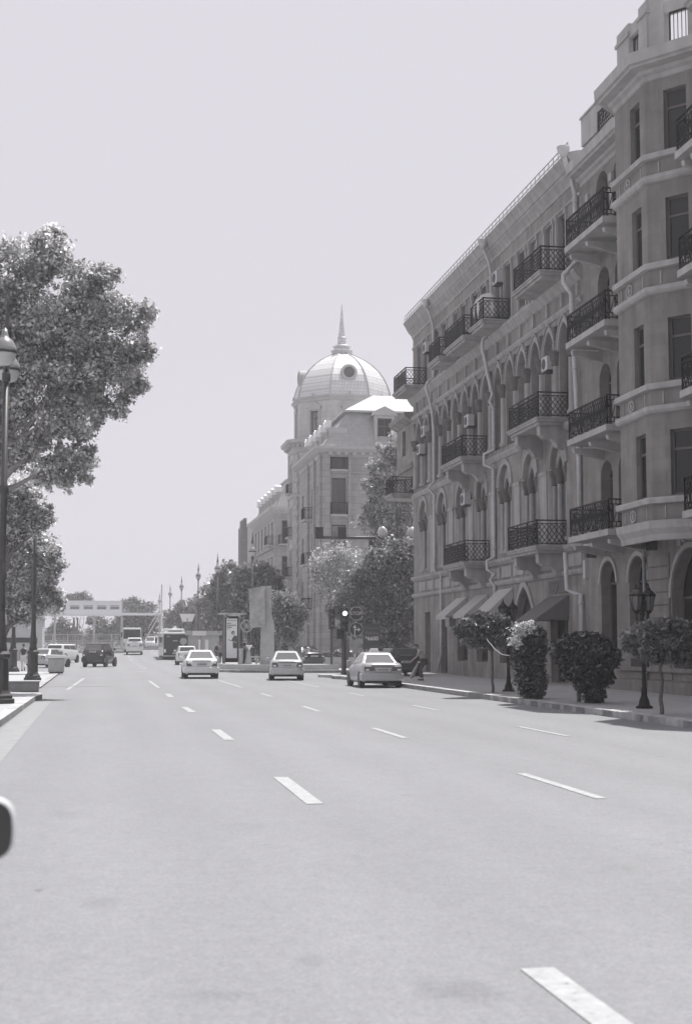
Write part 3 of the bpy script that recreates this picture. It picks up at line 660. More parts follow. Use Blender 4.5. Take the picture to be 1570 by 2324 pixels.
# awnings
def awning(u0,u1,z0,z1,P,m,lab=None):
    b=MB(); A=[f.P(u0,z1,.02),f.P(u1,z1,.02),f.P(u1,z0,P),f.P(u0,z0,P)]; n=4
    t=.03
    b.prism(A,(0,0,t)); 
    for u in (u0,u1): b.prism([f.P(u,z1,.02),f.P(u,z0,P),f.P(u,z0,.02)],f.U*(.012 if u==u0 else -.012))
    b.prism([f.P(u0,z0,P),f.P(u1,z0,P),f.P(u1,z0-.16,P),f.P(u0,z0-.16,P)],f.N*.015)
    for u in (u0+.05,u1-.05): b.bar(f.P(u,z0,0),f.P(u,z0,P),.04)
    o=b.build('awning',m,mbd,world=True); 
    if lab: o['label']=lab
awning(71.6,73.75,3.2,4.15,1.15,AWL); awning(67.6,69.95,3.2,4.15,1.15,AWL); awning(63.3,65.75,3.2,4.3,1.2,AWL); awning(55.4,58.1,2.75,3.72,1.4,AWD,'dark canvas awning over the doorway')
b=MB(); fbox(b,f,55.5,57.9,3.85,4.38,0,.06); o=b.build('shop_sign',mat('sign_dark_board',.06,.03,.6),mbd,world=True)
b=MB()
for k,(u,w) in enumerate(((57.35,.1),(57.15,.1),(56.98,.07),(56.8,.12),(56.6,.09))): fbox(b,f,u-w/2,u+w/2,4.0,4.25,.061,.075)
c=[f.P(57.0+.42*math.cos(t),4.12+.22*math.sin(t),.07) for t in np.linspace(0,2*PI,15)]
for p,q in zip(c[:-1],c[1:]): b.bar(p,q,.03)
b.build('sign_emblem',mat('sign_relief',.16,.02,.7),o,world=True)
for px,py in ((1131,630),(1245,826),(1066,955),(966,979),(956,1020),(970,789),(1058,1133)):
    p=pX(px,py,18.3); acunit((18.42,p.y,p.z),mbd)
b=MB(); fbox(b,f,74.1,75.0,2.7,3.7,0,.35); b.build('ventilation_box',PIPED,mbd,world=True)
b=MB(); b.box(18.35,18.5,53.0,53.25,4.3,5.0); b.build('meter_box',ACW,mbd,world=True)
# cloth bundles and a board on one of the top balconies
t=thing('bundle_heap','pale rounded cloth bundles heaped above the rail of the top floor balcony','bundle',(17.75,64.6,16.78))
for i,(dx,dy,r) in enumerate(((-.1,.6,.42),(.0,-.15,.55),(-.05,-.75,.36))):
    b=MB(); b.lathe([(r*.2,1.45),(r*.62,1.35),(r*.95,1.05),(r,.7),(r*.9,.25),(r*.7,0)][::-1],(dx,dy,-.02-.15*(i==2)),12)
    b.build('sack',mat('sack_cloth%d'%i,.42+.05*i,.01,.9,var=.15,scale=4),t,smooth=True)
# ================================================================== FAR BUILDINGS
def std_window(fr,u,w,z0,z1,parent,surround=True,rd=.25,ped=False,curt=False,m=TRIM_B,kind='flat',mull=1):
    op=(u,w,z0,z1,kind); o=window(fr,op,parent,rd=rd,mull=mull,frame=WOOD,pane=GLASSG if curt else GLASS,bw=.09)
    s=MB()
    if surround:
        for k in (-1,1): fbox(s,fr,u+k*(w/2+.12)-.1,u+k*(w/2+.12)+.1,z0-.1,z1+.1,0,.08)
        fbox(s,fr,u-w/2-.26,u+w/2+.26,z1+.1,z1+.3,0,.14); fbox(s,fr,u-w/2-.26,u+w/2+.26,z0-.26,z0-.1,0,.14)
    if ped:
        A=[fr.P(u-w/2-.45,z1+.3,0),fr.P(u+w/2+.45,z1+.3,0),fr.P(u,z1+.95,0)]
        s.prism(A,fr.N*.18)
    if s.v: s.build('window_surround',m,o,world=True)
    return op
# ---- mansard building across the side street
mn=thing('mansard_corner_building','pale stone mansard building across the side street with a row of white dormer caps','building',(18.5,120.6,.16))
fA=Fr((0,120.6),(1,0),(0,-1)); fS=Fr((18.5,0),(0,1),(-1,0))
opsA=[]; 
for z in (4.9,8.9,12.9): opsA+= [(19.95,1.25,z,z+3.0,'flat'),(23.0,.95,z+.4,z+2.3,'flat'),(26.2,.95,z+.4,z+2.3,'flat')]
opsA+=[(19.95,1.25,16.7,18.0,'flat'),(20.2,1.6,.3,3.2,'flat'),(25.5,1.6,.3,3.4,'round')]
wm=MB(); wall(wm,fA,18.5,34,.16,18.3,opsA,rd=.3)
opsS=[]
for z in (4.9,8.9,12.9): opsS+=[(u,1.1,z,z+2.6,'flat') for u in (122.9,126.2,129.5,132.4)]
wall(wm,fS,120.6,134.6,.16,18.3,opsS,rd=.3); wm.box(18.95,34,121.05,134.6,.16,18.2)
fbox(wm,fA,18.5,19.15,.16,18.3,0,.25); fbox(wm,fA,20.75,21.0,.16,18.3,0,.18)
fbox(wm,fS,120.6,121.3,.16,18.3,0,.25); fbox(wm,fS,124.2,124.8,.16,18.3,0,.2); fbox(wm,fS,128,128.5,.16,18.3,0,.2)
for z in (4.6,8.6,12.6,16.5): fbox(wm,fA,18.4,34,z-.2,z,0,.15)
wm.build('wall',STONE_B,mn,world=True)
for o in opsA:
    window(fA,o,mn,rd=.3,mull=1,frame=WOOD,pane=GLASSG if o[1]>1.2 else GLASS,bw=.09)
for o in opsS: window(fS,o,mn,rd=.3,mull=1,frame=WOOD,bw=.09)
for z in (4.75,8.75,12.75,16.6): balcony(fA,19.2,20.7,z,.35,mn,'plain',h=1.0,trim=TRIM_B,moulded=False)
for z in (4.75,8.75,12.75): balcony(fS,125.2,127.4,z,.9,mn,'plain',h=1.0,trim=TRIM_B,moulded=False)
cm=MB(); sweep(cm,[(18.5,134.6),(18.5,120.6),(34,120.6)],[(-.02,17.7),(.1,17.75),(.15,18.0),(.5,18.15),(.75,18.35),(.75,18.55),(-.02,18.6)],left=False)
for i in range(22): fbox(cm,fA,19+i*.7,19.3+i*.7,17.85,18.15,.1,.42)
cm.build('cornice',TRIM_B,mn,world=True)
ms=MB(); A=[(18.55,120.65,18.6),(34,120.65,18.6),(34,122.0,21.9),(21.0,122.0,21.9)]; ms.add(A,[(0,1,2,3)])
B=[(18.55,134.6,18.6),(18.55,120.65,18.6),(21.0,122.0,21.9),(21.0,134.6,21.9)]; ms.add(B,[(0,1,2,3)]); ms.add([(18.55,134.6,18.6),(21,134.6,21.9),(34,134.6,21.9),(34,134.6,18.6)],[(0,1,2,3)])
ms.build('mansard_roof',MANSARD,mn,world=True)
tr=MB(); tr.add([(20.6,121.6,21.95),(35,121.6,21.95),(35,129,24.6),(24.5,129,24.6),(20.6,136,21.95),(24.5,133,24.6),(35,133,24.6),(35,136,21.95)],[(0,1,2,3),(0,3,5,4),(3,2,6,5),(4,5,6,7)]); tr.box(20.5,35,121.5,136,21.8,21.95)
tr.build('roof',ROOFW,mn,world=True)
def dormer(fr,u,z0,w,h,depth,parent,cap='ped'):
    b=MB(); wall(b,fr,u-w/2-.25,u+w/2+.25,z0,z0+h+.25,[(u,w,z0+.35,z0+h,'flat')],rd=.2)
    for k in (-1,1): b.add([fr.P(u+k*(w/2+.25),z0,0),fr.P(u+k*(w/2+.25),z0+h+.25,0),fr.P(u+k*(w/2+.25),z0+h+.25,-depth),fr.P(u+k*(w/2+.25),z0,-depth)],[(0,1,2,3)])
    if cap=='ped': b.prism([fr.P(u-w/2-.5,z0+h+.25,.1),fr.P(u+w/2+.5,z0+h+.25,.1),fr.P(u+w/2+.3,z0+h+.6,.1),fr.P(u,z0+h+1.05,.1),fr.P(u-w/2-.3,z0+h+.6,.1)],-fr.N*depth)
    o=b.build('dormer',TRIM_B,parent,world=True); window(fr,(u,w,z0+.35,z0+h,'flat'),o,rd=.2,bw=.09)
    return o
dormer(Fr((0,120.9),(1,0),(0,-1)),24.0,18.6,1.25,2.6,2.0,mn)
fD=Fr((19.2,0),(0,1),(-1,0))
for i in range(5):
    u=121.9+i*2.95; o=dormer(fD,u,18.6,.95,1.5,1.6,mn,cap=None)
    c=MB(); 
    c.prism([fD.P(u-.62,20.35,.3),fD.P(u+.62,20.35,.3),fD.P(u+.75,20.95,.3),fD.P(u+.4,20.78,.3),fD.P(u,21.05,.3),fD.P(u-.4,20.78,.3),fD.P(u-.75,20.95,.3)],-fD.N*.5)
    c.build('dormer_cap',CAPW,o,world=True)
c=MB(); fX=Fr((0,120.9),(1,0),(0,-1)); u=28.6; c.prism([fX.P(u-.8,20.3,.25),fX.P(u+.8,20.3,.25),fX.P(u+.9,21.0,.25),fX.P(u,20.85,.25),fX.P(u-.9,21.0,.25)],-fX.N*.8); c.build('dormer_cap',CAPW,mn,world=True)
b=MB(); b.tube([(28,120.4,21.8),(28,120.4,1)],.08,6); b.build('drainpipe',PIPED,mn,world=True)
# ---- domed corner tower
tw=thing('domed_tower','octagonal corner tower with a tiled dome, round window and spire','building',(23.6,140.6,.16))
CXT,CYT=23.55,140.6
def octa(a,z,rot=22.5): 
    r=a/math.cos(R(22.5)); return [(CXT+r*math.cos(R(rot+45*i)),CYT+r*math.sin(R(rot+45*i)),z) for i in range(8)]
def facet(a,k):   # k: 0 faces -Y, 1 faces (-1,-1), 2 faces -X, -1 faces (+1,-1)
    ang=R(-90-45*k); N=Vector((math.cos(ang),math.sin(ang))); U=Vector((-N.y,N.x))
    return Fr((CXT+N.x*a,CYT+N.y*a),(U.x,U.y),(N.x,N.y)), a*math.tan(R(22.5))
wm=MB()
win=[]
for a,z0,z1,spec in ((5.05,.16,21.4,[(4.6,7.0),(8.4,10.8),(12.3,14.9),(16.6,19.4)]),(4.55,21.7,25.7,[(22.1,24.4)])):
    for k in range(-2,6):
        fr,hw=facet(a,k); ops=[]
        if -1<=k<=2: ops=[(0,1.05 if a>5 else .95,p,q,'flat') for p,q in spec]
        wall(wm,fr,-hw,hw,z0,z1,ops,rd=.25)
        for o in ops: win.append((fr,o,a))
# quoins at the vertices of the shaft
for k in range(-2,4):
    fr,hw=facet(5.05,k)
    for s_ in (-1,1):
        for j in range(38): 
            w=.55 if j%2 else .42; u=s_*(hw-w/2); fbox(wm,fr,u-w/2,u+w/2,.4+j*.55,.4+j*.55+.5,0,.10)
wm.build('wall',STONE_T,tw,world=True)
for fr,o,a in win:
    std_window(fr,o[0],o[1],o[2],o[3],tw,ped=(a<5),curt=True)
    if a>5 : balcony(fr,-.8,.8,o[2]-.05,.5,tw,'plain',h=.9,trim=TRIM_B,moulded=False)
cm=MB()
def octsweep(a,prof):
    p=[q[:2] for q in octa(a,0)]; sweep(cm,p+[p[0]],prof,left=False)
octsweep(5.05,[(-.02,20.4),(.08,20.45),(.12,20.9),(.25,21.0),(.75,21.3),(.8,21.6),(.1,21.75),(-.3,21.75)])
octsweep(5.05,[(-.02,16.0),(.15,16.05),(.2,16.3),(-.02,16.32)]); octsweep(5.05,[(-.02,4.0),(.15,4.05),(.2,4.3),(-.02,4.32)])
octsweep(4.55,[(-.02,25.35),(.06,25.4),(.12,25.6),(.28,25.72),(.28,25.85),(-.3,25.9)])
for k in range(-2,6):
    fr,hw=facet(5.05,k); n=8
    for i in range(n): u=-hw+(i+.5)*2*hw/n; fbox(cm,fr,u-.13,u+.13,20.92,21.25,.1,.5)
cm.build('cornice',TRIM_B,tw,world=True); cm=MB(); cm.add(octa(5.1,21.74),[tuple(range(8))]); cm.build('terrace',TRIM_B,tw,world=True)
dm=MB(); prof=[(4.62,25.85),(4.5,26.6),(4.3,27.3),(4.0,28.0),(3.55,28.7),(2.95,29.35),(2.2,29.95),(1.4,30.4),(.75,30.75)]
vs=[];fs=[]
for a,z in prof: vs+=octa(a,z)
for i in range(len(prof)-1):
    for k in range(8): k2=(k+1)%8; fs.append((i*8+k,i*8+k2,i*8+8+k2,i*8+8+k))
dm.add(vs,fs); 
dome=dm.build('dome',TILE,tw,world=True)
rb=MB()
for k in range(8):
    rb.tube([vs[i*8+k] for i in range(len(prof))],.09,6)
for k in range(16):
    a=R(22.5*k); rb.lathe([(.09,0),(.14,.12),(.1,.25),(.03,.4)],(CXT+4.85*math.cos(a),CYT+4.85*math.sin(a),25.85),6)
rb.build('rib',TRIM_B,dome,world=True)
# round dormer window on the front facet
def oculus(k):
    ang=R(-90-45*k); N=Vector((math.cos(ang),math.sin(ang),0)); c=Vector((CXT,CYT,28.15))+N*4.25
    q=MB(); q.lathe([(.78,-1.2),(.78,0),(.82,.05),(.72,.14),(.55,.16),(.52,.0),(.52,-.3)],c,20,0,N); 
    o=q.build('round_window',TRIM_B,dome,world=True,smooth=False)
    g=MB(); g.lathe([(.50,0),(.50,.02)],c-N*.1,20,0,N); g.build('pane',GLASSG,o,world=True)
oculus(0); oculus(2)
sp=MB(); sp.lathe([(.75,30.6),(1.0,30.85),(1.15,31.05),(.8,31.15),(.75,31.35),(.95,31.5),(.7,31.62),(.45,31.7),(.4,32.3),(.5,32.4),(.36,32.5),(.3,33.0),(.02,35.9)],(CXT,CYT,0),12)
sp.build('spire',TILE,tw,world=True)
# ---- second mansard building farther along
mg=thing('distant_mansard_building','distant mansard building left of the domed tower with small white dormer caps','building',(19.2,160,.3))
fA=Fr((0,160),(1,0),(0,-1)); fS=Fr((19.2,0),(0,1),(-1,0)); wm=MB()
oA=[(u,1.2,z,z+2.6,'flat') for u in (20.6,) for z in (1.2,5.0,9.0,13.0)]; oS=[(u,1.2,z,z+2.6,'flat') for u in (162.5,166,169.5,173,176.5,180) for z in (5.0,9.0,13.0)]
wall(wm,fA,19.2,30,.1,16.9,oA); wall(wm,fS,160,184,.1,16.9,oS); wm.box(19.6,30,160.4,184,.1,16.8)
for z in (4.7,8.7,12.7): fbox(wm,fA,19.1,30,z-.2,z,0,.2); fbox(wm,fS,160,184,z-.2,z,0,.2)
wm.build('wall',STONE_B,mg,world=True)
for o in oA: window(fA,o,mg,bw=.1)
for o in oS: window(fS,o,mg,bw=.1)
for z in (4.9,8.9,12.9): balcony(fA,19.6,21.8,z,.7,mg,'plain',trim=TRIM_B,moulded=False); balcony(fS,161.2,163.8,z,.8,mg,'plain',trim=TRIM_B,moulded=False)
cm=MB(); sweep(cm,[(19.2,184),(19.2,160),(30,160)],[(-.02,16.3),(.15,16.4),(.6,16.8),(.65,17.1),(-.02,17.15)],left=False)
for i in range(10): fbox(cm,fA,19.4+i*.8,19.7+i*.8,16.4,16.75,.1,.45)
cm.build('cornice',TRIM_B,mg,world=True)
ms=MB(); ms.add([(19.3,160.1,17.1),(30,160.1,17.1),(30,161.4,20.4),(20.8,161.4,20.4)],[(0,1,2,3)]); ms.add([(19.3,184,17.1),(19.3,160.1,17.1),(20.8,161.4,20.4),(20.8,184,20.4)],[(0,1,2,3)]); ms.box(20.6,30,161.2,184,20.2,20.42)
ms.build('mansard_roof',MANSARD,mg,world=True)
fD=Fr((19.6,0),(0,1),(-1,0))
for i in range(6):
    u=161.6+i*3.6; o=dormer(fD,u,17.2,.9,1.5,1.2,mg,cap=None); c=MB(); c.prism([fD.P(u-.8,18.9,.25),fD.P(u+.8,18.9,.25),fD.P(u+.85,19.5,.25),fD.P(u,19.75,.25),fD.P(u-.85,19.5,.25)],-fD.N*.7); c.build('dormer_cap',CAPW,o,world=True)
# ---- far chimney-like block and small white block
ds=thing('narrow_dark_tower','narrow dark weathered tower block far down the street','building',(21,205,.9))
p=pD(547,1180,205); q=pD(562,1200,205); b=MB(); b.box(p.x,q.x,p.y,p.y+4,.9,18.4); b.box(p.x+.1,p.x+.45,p.y+.3,p.y+3,18.4,19.4); b.box(q.x-.5,q.x-.1,p.y+.3,p.y+3,18.4,19.7)
for i in range(7): b.box(p.x-.05,q.x+.05,p.y-.06,p.y,3+2.2*i,3.15+2.2*i)
b.build('wall',mat('dark_weathered_stone',.13,.03,.9,var=.25,scale=2),ds,world=True)
wb=thing('white_block','white rendered block between the dark tower and the mansard building','building',(22.3,212,.9))
p=pD(562,1192,212); q=pD(590,1200,212); b=MB(); b.box(p.x,q.x,p.y,p.y+6,.9,19.2); b.box(p.x-.15,q.x+.15,p.y-.15,p.y+6,19.2,19.45); b.build('wall',ROOFW,wb,world=True)
b=MB(); b.box(q.x-1.3,q.x-.5,p.y-.04,p.y,14.2,15.8); b.build('window',GLASS,wb,world=True)
# ================================================================== STREET FURNITURE
def tall_lamp(loc,label,grp='tall globe street lamps along the avenue'):
    t=thing('street_lamp',label,'street lamp',loc,R(1),grp)
    m=MB(); m.lathe([(.44,0),(.44,.12),(.38,.14),(.38,.22),(.32,.28),(.27,.36),(.25,1.22),(.30,1.27),(.30,1.36),(.2,1.45)],(0,0,0),8,rot=R(22.5)); m.build('pedestal',LAMPIRON,t)
    m=MB(); m.lathe([(.2,1.44),(.16,1.7),(.19,1.75),(.16,1.85),(.115,2.4),(.10,3.4),(.135,3.45),(.135,3.6),(.10,3.65),(.095,5.8),(.14,5.85),(.14,6.05),(.09,6.1),(.08,9.0)],(0,0,0),12); m.build('pole',LAMPIRON,t,smooth=True)
    m=MB(); m.lathe([(.085,9.0),(.12,9.05),(.12,9.25),(.085,9.3),(.09,9.9),(.11,10.0),(.10,10.5),(.13,10.55),(.08,10.65),(.05,11.0),(.02,11.3),(.005,11.5)],(0,0,0),12); m.build('finial',LAMPIRON,t,smooth=True)
    for s_ in (-1,1):
        m=MB(); m.tube([(0,s_*.08,9.3),(0,s_*.5,10.0),(0,s_*.85,10.35),(0,s_*1.15,10.3),(0,s_*1.3,10.05)],.035,8); m.tube([(0,0,9.9),(0,s_*.4,9.75),(0,s_*.8,9.95)],.02,6)
        a=m.build('arm',LAMPIRON,t,smooth=True)
        m=MB(); m.lathe([(.33,9.62),(.345,9.64),(.32,9.71),(.29,9.82),(.21,9.94),(.12,10.02),(.09,10.1),(.07,10.24)],(0,s_*1.3,0),20); m.build('lamp_hood',HOOD,a,smooth=True)
        m=MB(); m.lathe([(.315,9.565),(.35,9.585),(.355,9.635),(.33,9.65)],(0,s_*1.3,0),20); m.build('rim',LAMPIRON,a,smooth=True)
        m=MB(); m.lathe([(.305,9.62),(.315,9.53),(.295,9.42),(.24,9.32),(.155,9.26),(.07,9.235),(.02,9.23)],(0,s_*1.3,0),20); m.build('lamp_globe',GLOBE,a,smooth=True)
    return t
L0=tall_lamp((-2.70,41.2,.15),'tall dark street lamp with two hooded globes, nearest of all, at the left edge')
def lampcopy(loc,label):
    c=copy_tree(L0); c.location=loc; c['label']=label; c.rotation_euler.z=-math.atan2(loc[0],loc[1]); return c
lampcopy((-3.1,70.5,.06),'tall lamp with tapered dark pedestal beside the walking person, its globe hidden in leaves')
lampcopy((-5.25,92.0,.06),'tall lamp on the left pavement half hidden behind the nearest lamp post')
for i,(Y,lab) in enumerate(((125,'tall lamp rising behind the round crossed sign, in front of the white block'),(161,'tall lamp between the bus shelter and the street trees, second of the receding row'),(191,'tall lamp third of the receding row on the right side of the avenue'),(228,'tall lamp above the bus, fourth of the receding row'),(262,'tall lamp close to the tall white pole, fifth of the receding row'),(305,'smallest and farthest lamp of the receding row, left of the white pole'))):
    lampcopy((13.05-.004*(Y-125),Y,gz(Y)+.1),lab)
p=pD(366,1435,205); t=thing('white_pole','tall plain white pole standing behind the bus','pole',(p.x,p.y,gz(205))); m=MB(); m.lathe([(.25,0),(.25,.3),(.14,.4),(.10,9.2),(.02,9.3)],(0,0,0),10); m.build('pole',ROOFW,t,smooth=True); m=MB(); m.lathe([(.3,0),(.3,.08)],(0,0,0),10); m.build('base_plate',CONC,t)
# small double lanterns on the right pavement
def lantern(loc,label):
    t=thing('lantern_post',label,'street lantern',loc,R(25),'small double lantern posts on the right pavement')
    m=MB(); m.lathe([(.22,0),(.22,.05),(.15,.08),(.13,.2),(.08,.32),(.075,.5),(.055,.55),(.05,1.5),(.045,2.35),(.07,2.4),(.05,2.46),(.09,2.55),(.1,2.72),(.05,2.8),(.01,2.95)],(0,0,0),12); m.build('pole',IRON,t,smooth=True)
    for s_ in (-1,1):
        m=MB(); m.tube([(0,0,2.3),(s_*.12,0,2.2),(s_*.22,0,2.28),(s_*.22,0,2.45)],.02,6); m.tube([(0,0,2.6),(s_*.12,0,2.5),(s_*.2,0,2.4)],.015,6); a=m.build('arm',IRON,t,smooth=True)
        m=MB(); m.lathe([(.04,2.42),(.09,2.48),(.10,2.5)],(s_*.22,0,0),6); m.lathe([(.185,2.86),(.2,2.88),(.19,2.91),(.12,2.99),(.06,3.04),(.06,3.07),(.03,3.1),(.01,3.2)],(s_*.22,0,0),6)
        for k in range(6): a_=2*PI*k/6; m.bar((s_*.22+.1*math.cos(a_),.1*math.sin(a_),2.5),(s_*.22+.17*math.cos(a_),.17*math.sin(a_),2.87),.014)
        m.build('lantern_frame',IRON,a)
        m=MB(); m.lathe([(.09,2.5),(.16,2.86)],(s_*.22,0,0),6); m.build('lantern_glass',GLASSG,a)
lantern((13.75,35.3,.15),'black double lantern post between the two rightmost round trees'); lantern((14.0,48.6,.15),'black double lantern post behind the tall narrow shrub')
# side street post with twin globes and signal mast arm
P0=pD(902,1500,100); g0=.16
t=thing('twin_globe_mast','dark mast with two arched globe lamps and a long signal arm, by the side street','street lamp',(P0.x,P0.y,g0))
m=MB(); m.lathe([(.3,0),(.3,.4),(.2,.6),(.19,9.3),(.12,9.4),(.08,9.5),(.06,10.9),(.01,11.3)],(0,0,0),12); m.build('pole',LAMPIRON,t,smooth=True)
for s_ in (-1,1):
    m=MB(); m.tube([(0,0,10.0)]+[(s_*(.52-.52*math.cos(a)),0,10.3+.45*math.sin(a)) for a in np.linspace(.2,PI,9)]+[(s_*1.04,0,9.75)],.04,6); a=m.build('arm',LAMPIRON,t)
    m=MB(); m.lathe([(.03,9.78),(.2,9.7),(.33,9.5),(.36,9.3),(.30,9.05),(.15,8.92),(.02,8.9)],(s_*1.04,0,0),16); m.build('lamp_globe',GLOBE,a,smooth=True)
m=MB(); m.tube([(.1,0,8.95),(-5.7,0,8.95)],.12,8); m.tube([(0,0,8.0),(-1.2,0,8.9)],.03,6); sa=m.build('mast_arm',LAMPIRON,t,smooth=True)
for x in (-5.5,-3.9):
    m=MB(); m.box(x-.28,x+.28,-.15,.2,8.85,9.65); 
    for k in range(3): m.lathe([(.12,0),(.12,.16)],(x,-.14,9.05+.22*k),10,0,(0,-1,0))
    m.build('signal_head',DARK,sa)
# traffic light, second signal post
def signal(loc,h,r,label,head,lit=None,rz=0):
    t=thing('traffic_light',label,'traffic light',loc,rz); m=MB(); m.lathe([(r*1.3,0),(r*1.3,.1),(r,.15),(r,h),(r*.5,h+.05)],(0,0,0),12); m.build('pole',LAMPIRON,t,smooth=True)
    z=head; m=MB(); m.box(-.17,.17,-.32,-.1,z-.95,z+.2); m.box(-.21,.21,-.1,-.06,z-1.0,z+.28)
    for k in range(3):
        q=z-.36*k-.02
        for j in range(9):
            a=PI*j/8; b_=PI*(j+1)/8
            if j<8: m.add([(.14*math.cos(a),-.32,q+.14*math.sin(a)),(.14*math.cos(b_),-.32,q+.14*math.sin(b_)),(.14*math.cos(b_),-.52,q+.13*math.sin(b_)),(.14*math.cos(a),-.52,q+.13*math.sin(a))],[(0,1,2,3)])
    hd=m.build('signal_head',DARK,t)
    for k in range(3):
        m=MB(); m.lathe([(.125,0),(.10,.03),(.01,.05)],(0,-.325,z-.36*k-.02),16,0,(0,-1,0)); m.build('lamp_lens',LITE if k==lit else GLASSG,hd,smooth=True)
    return t
s=signal((12.98,76.8,.14),3.7,.13,'black traffic light with its top lamp lit, left of the stop sign',3.3,0)
m=MB(); m.box(-.42,-.14,-.25,.0,1.9,2.45); m.build('pedestrian_signal',DARK,s); m=MB(); m.box(.34,.40,-.22,-.1,1.88,2.15); m.box(.12,.34,-.18,-.12,1.98,2.02); m.build('push_button_plate',ACW,s)
s=signal((15.13,94.4,.16),3.9,.07,'thin signal post with a small grey head standing behind the traffic light',3.6,None)
# stop and direction sign
t=thing('stop_sign_post','pole with octagonal STOP sign above a round white arrow sign','road sign',(13.75,77.4,.15))
m=MB(); m.lathe([(.035,0),(.035,3.2)],(0,0,0),8); m.build('pole',PIPE,t)
so=MB(); so.lathe([(.385,0),(.385,.02)],(0,-.05,3.28),8,0,(0,-1,0),rot=R(22.5)); st=so.build('stop_plate',SIGNR,t)
so=MB(); 
o8=[(.375*math.cos(R(22.5+45*i)),-.078,3.28+.375*math.sin(R(22.5+45*i))) for i in range(9)]
for p,q in zip(o8[:-1],o8[1:]): so.bar(p,q,.012,.024)
so.build('sign_border',SIGNL,st); text('STOP',.27,SIGNL,st,'sign_lettering',FACE(0,-.074,3.28),.004)
so=MB(); so.lathe([(.37,0),(.37,.02)],(0,-.05,2.42),28,0,(0,-1,0)); ar_=so.build('arrow_plate',SIGNB,t)
so=MB(); c=[(.36*math.cos(a),-.076,2.42+.36*math.sin(a)) for a in np.linspace(0,2*PI,29)]
for p,q in zip(c[:-1],c[1:]): so.bar(p,q,.012,.02)
so.box(-.11,-.05,-.085,-.072,2.08,2.52); so.prism([(-.19,-.073,2.5),(.03,-.073,2.5),(-.08,-.073,2.68)],(0,-.012,0)); so.box(-.05,.12,-.085,-.072,2.38,2.44); so.prism([(.10,-.073,2.3),(.10,-.073,2.52),(.25,-.073,2.41)],(0,-.012,0))
so.build('arrow_symbol',SIGNL,ar_)
# no stopping sign
p=pD(559.5,1421,96); t=thing('no_stopping_sign','round sign with a white cross beside the concrete pylon','road sign',(p.x,p.y,.16))
m=MB(); m.lathe([(.035,0),(.035,p.z+.1)],(0,0,0),8); m.build('pole',PIPED,t)
z=p.z-.16; m=MB(); m.lathe([(.43,0),(.43,.03)],(0,-.05,z),28,0,(0,-1,0)); pl=m.build('sign_plate',mat('worn_sign_rim',.33,.0,.5),t)
m=MB(); m.lathe([(.33,0),(.33,.012)],(0,-.081,z),28,0,(0,-1,0)); m.build('sign_field',SIGNB,pl)
m=MB()
for s_ in (-1,1):
    for o_ in (-.04,.04): m.bar((-.23-o_,-.098,z-.23*s_+o_*s_),(.23-o_,-.098,z+.23*s_+o_*s_),.012,.022)
m.build('cross_symbol',SIGNL,pl)
# parking advertisement board in front of the mansard building
p=pD(843,1449,93.0); t=thing('advertisement_board','dark board with white writing and the number 6600, right of the stop sign','sign',(p.x,p.y,.16))
m=MB(); m.box(-.56,.56,-.05,.05,p.z-.85,p.z+.8); bo=m.build('board',mat('board_dark',.045,.0,.5),t); m=MB(); m.box(-.5,-.43,-.04,.04,0,p.z-.85); m.box(.43,.5,-.04,.04,0,p.z-.85); m.build('leg',IRON,t)
text('Dayanma',.24,mat('grey_lettering',.16),bo,'sign_lettering',FACE(0,-.06,p.z+.50),.005); text('Parkinq',.28,mat('grey_lettering_b',.2),bo,'sign_lettering',FACE(0,-.06,p.z+.18),.005); text('*6600',.36,SIGNW,bo,'sign_lettering',FACE(0,-.06,p.z-.18),.006)
# concrete pylon with map board
t=thing('concrete_pylon','tall pale concrete pylon carrying a faded map board, right of the bus shelter','monument',(0,0,0)); 
c=[pD(x,y,94.5) for x,y in ((596,1331),(616,1329),(616,1393),(622,1419),(622,1512),(590,1512))]
t.location=(c[5].x,c[5].y,.16)
m=MB(); m.prism([(p.x,p.y,p.z) for p in c],(.06,.8,0)); m.build('slab',CONC,t,world=True)
c=[pD(x,y,94.1) for x,y in ((565,1337),(601,1329),(601,1423),(568,1425))]
m=MB(); m.prism([(p.x,p.y,p.z) for p in c],(.02,.35,0)); bo=m.build('map_board',mat('faded_map',.36,.0,.8,var=.35,scale=1.6),t,world=True)
p=pD(597,1424,94.05); m=MB(); m.bar(pD(571,1424,94.0),pD(600,1421,94.0),.06); m.build('board_edge',ROOFW,bo,world=True)
# planter wall
t=thing('planter_wall','low pale concrete planter wall curving in front of the bus shelter','wall',(10,92,.0))
a_=pG(494,1523,0); 
pw=[(14.9,89.9),(10.75,89.6),(9.0,90.3),(7.95,92.4),(7.65,96.5)]
m=MB(); sweep(m,pw,[(-.25,.1),(0,.1),(0,.40),(.03,.41),(.03,.49),(-.25,.49)],left=True); m.build('wall',CONC,t,world=True)
m=MB(); m.add([(x,y,.44) for x,y in [(14.9,90.0),(10.8,89.8),(9.2,90.5),(8.2,92.5),(7.9,96.5),(14.9,96.5)]],[tuple(range(6))]); m.build('coping_bed',ROOFW,t,world=True)
m=MB(); q=pD(487,1495,99); m.box(q.x-.3,q.x+.35,q.y-.3,q.y+.3,.16,.88); tag(m.build('concrete_block',CONC,None,world=False),'pale square concrete block at the left end of the planter wall','block')
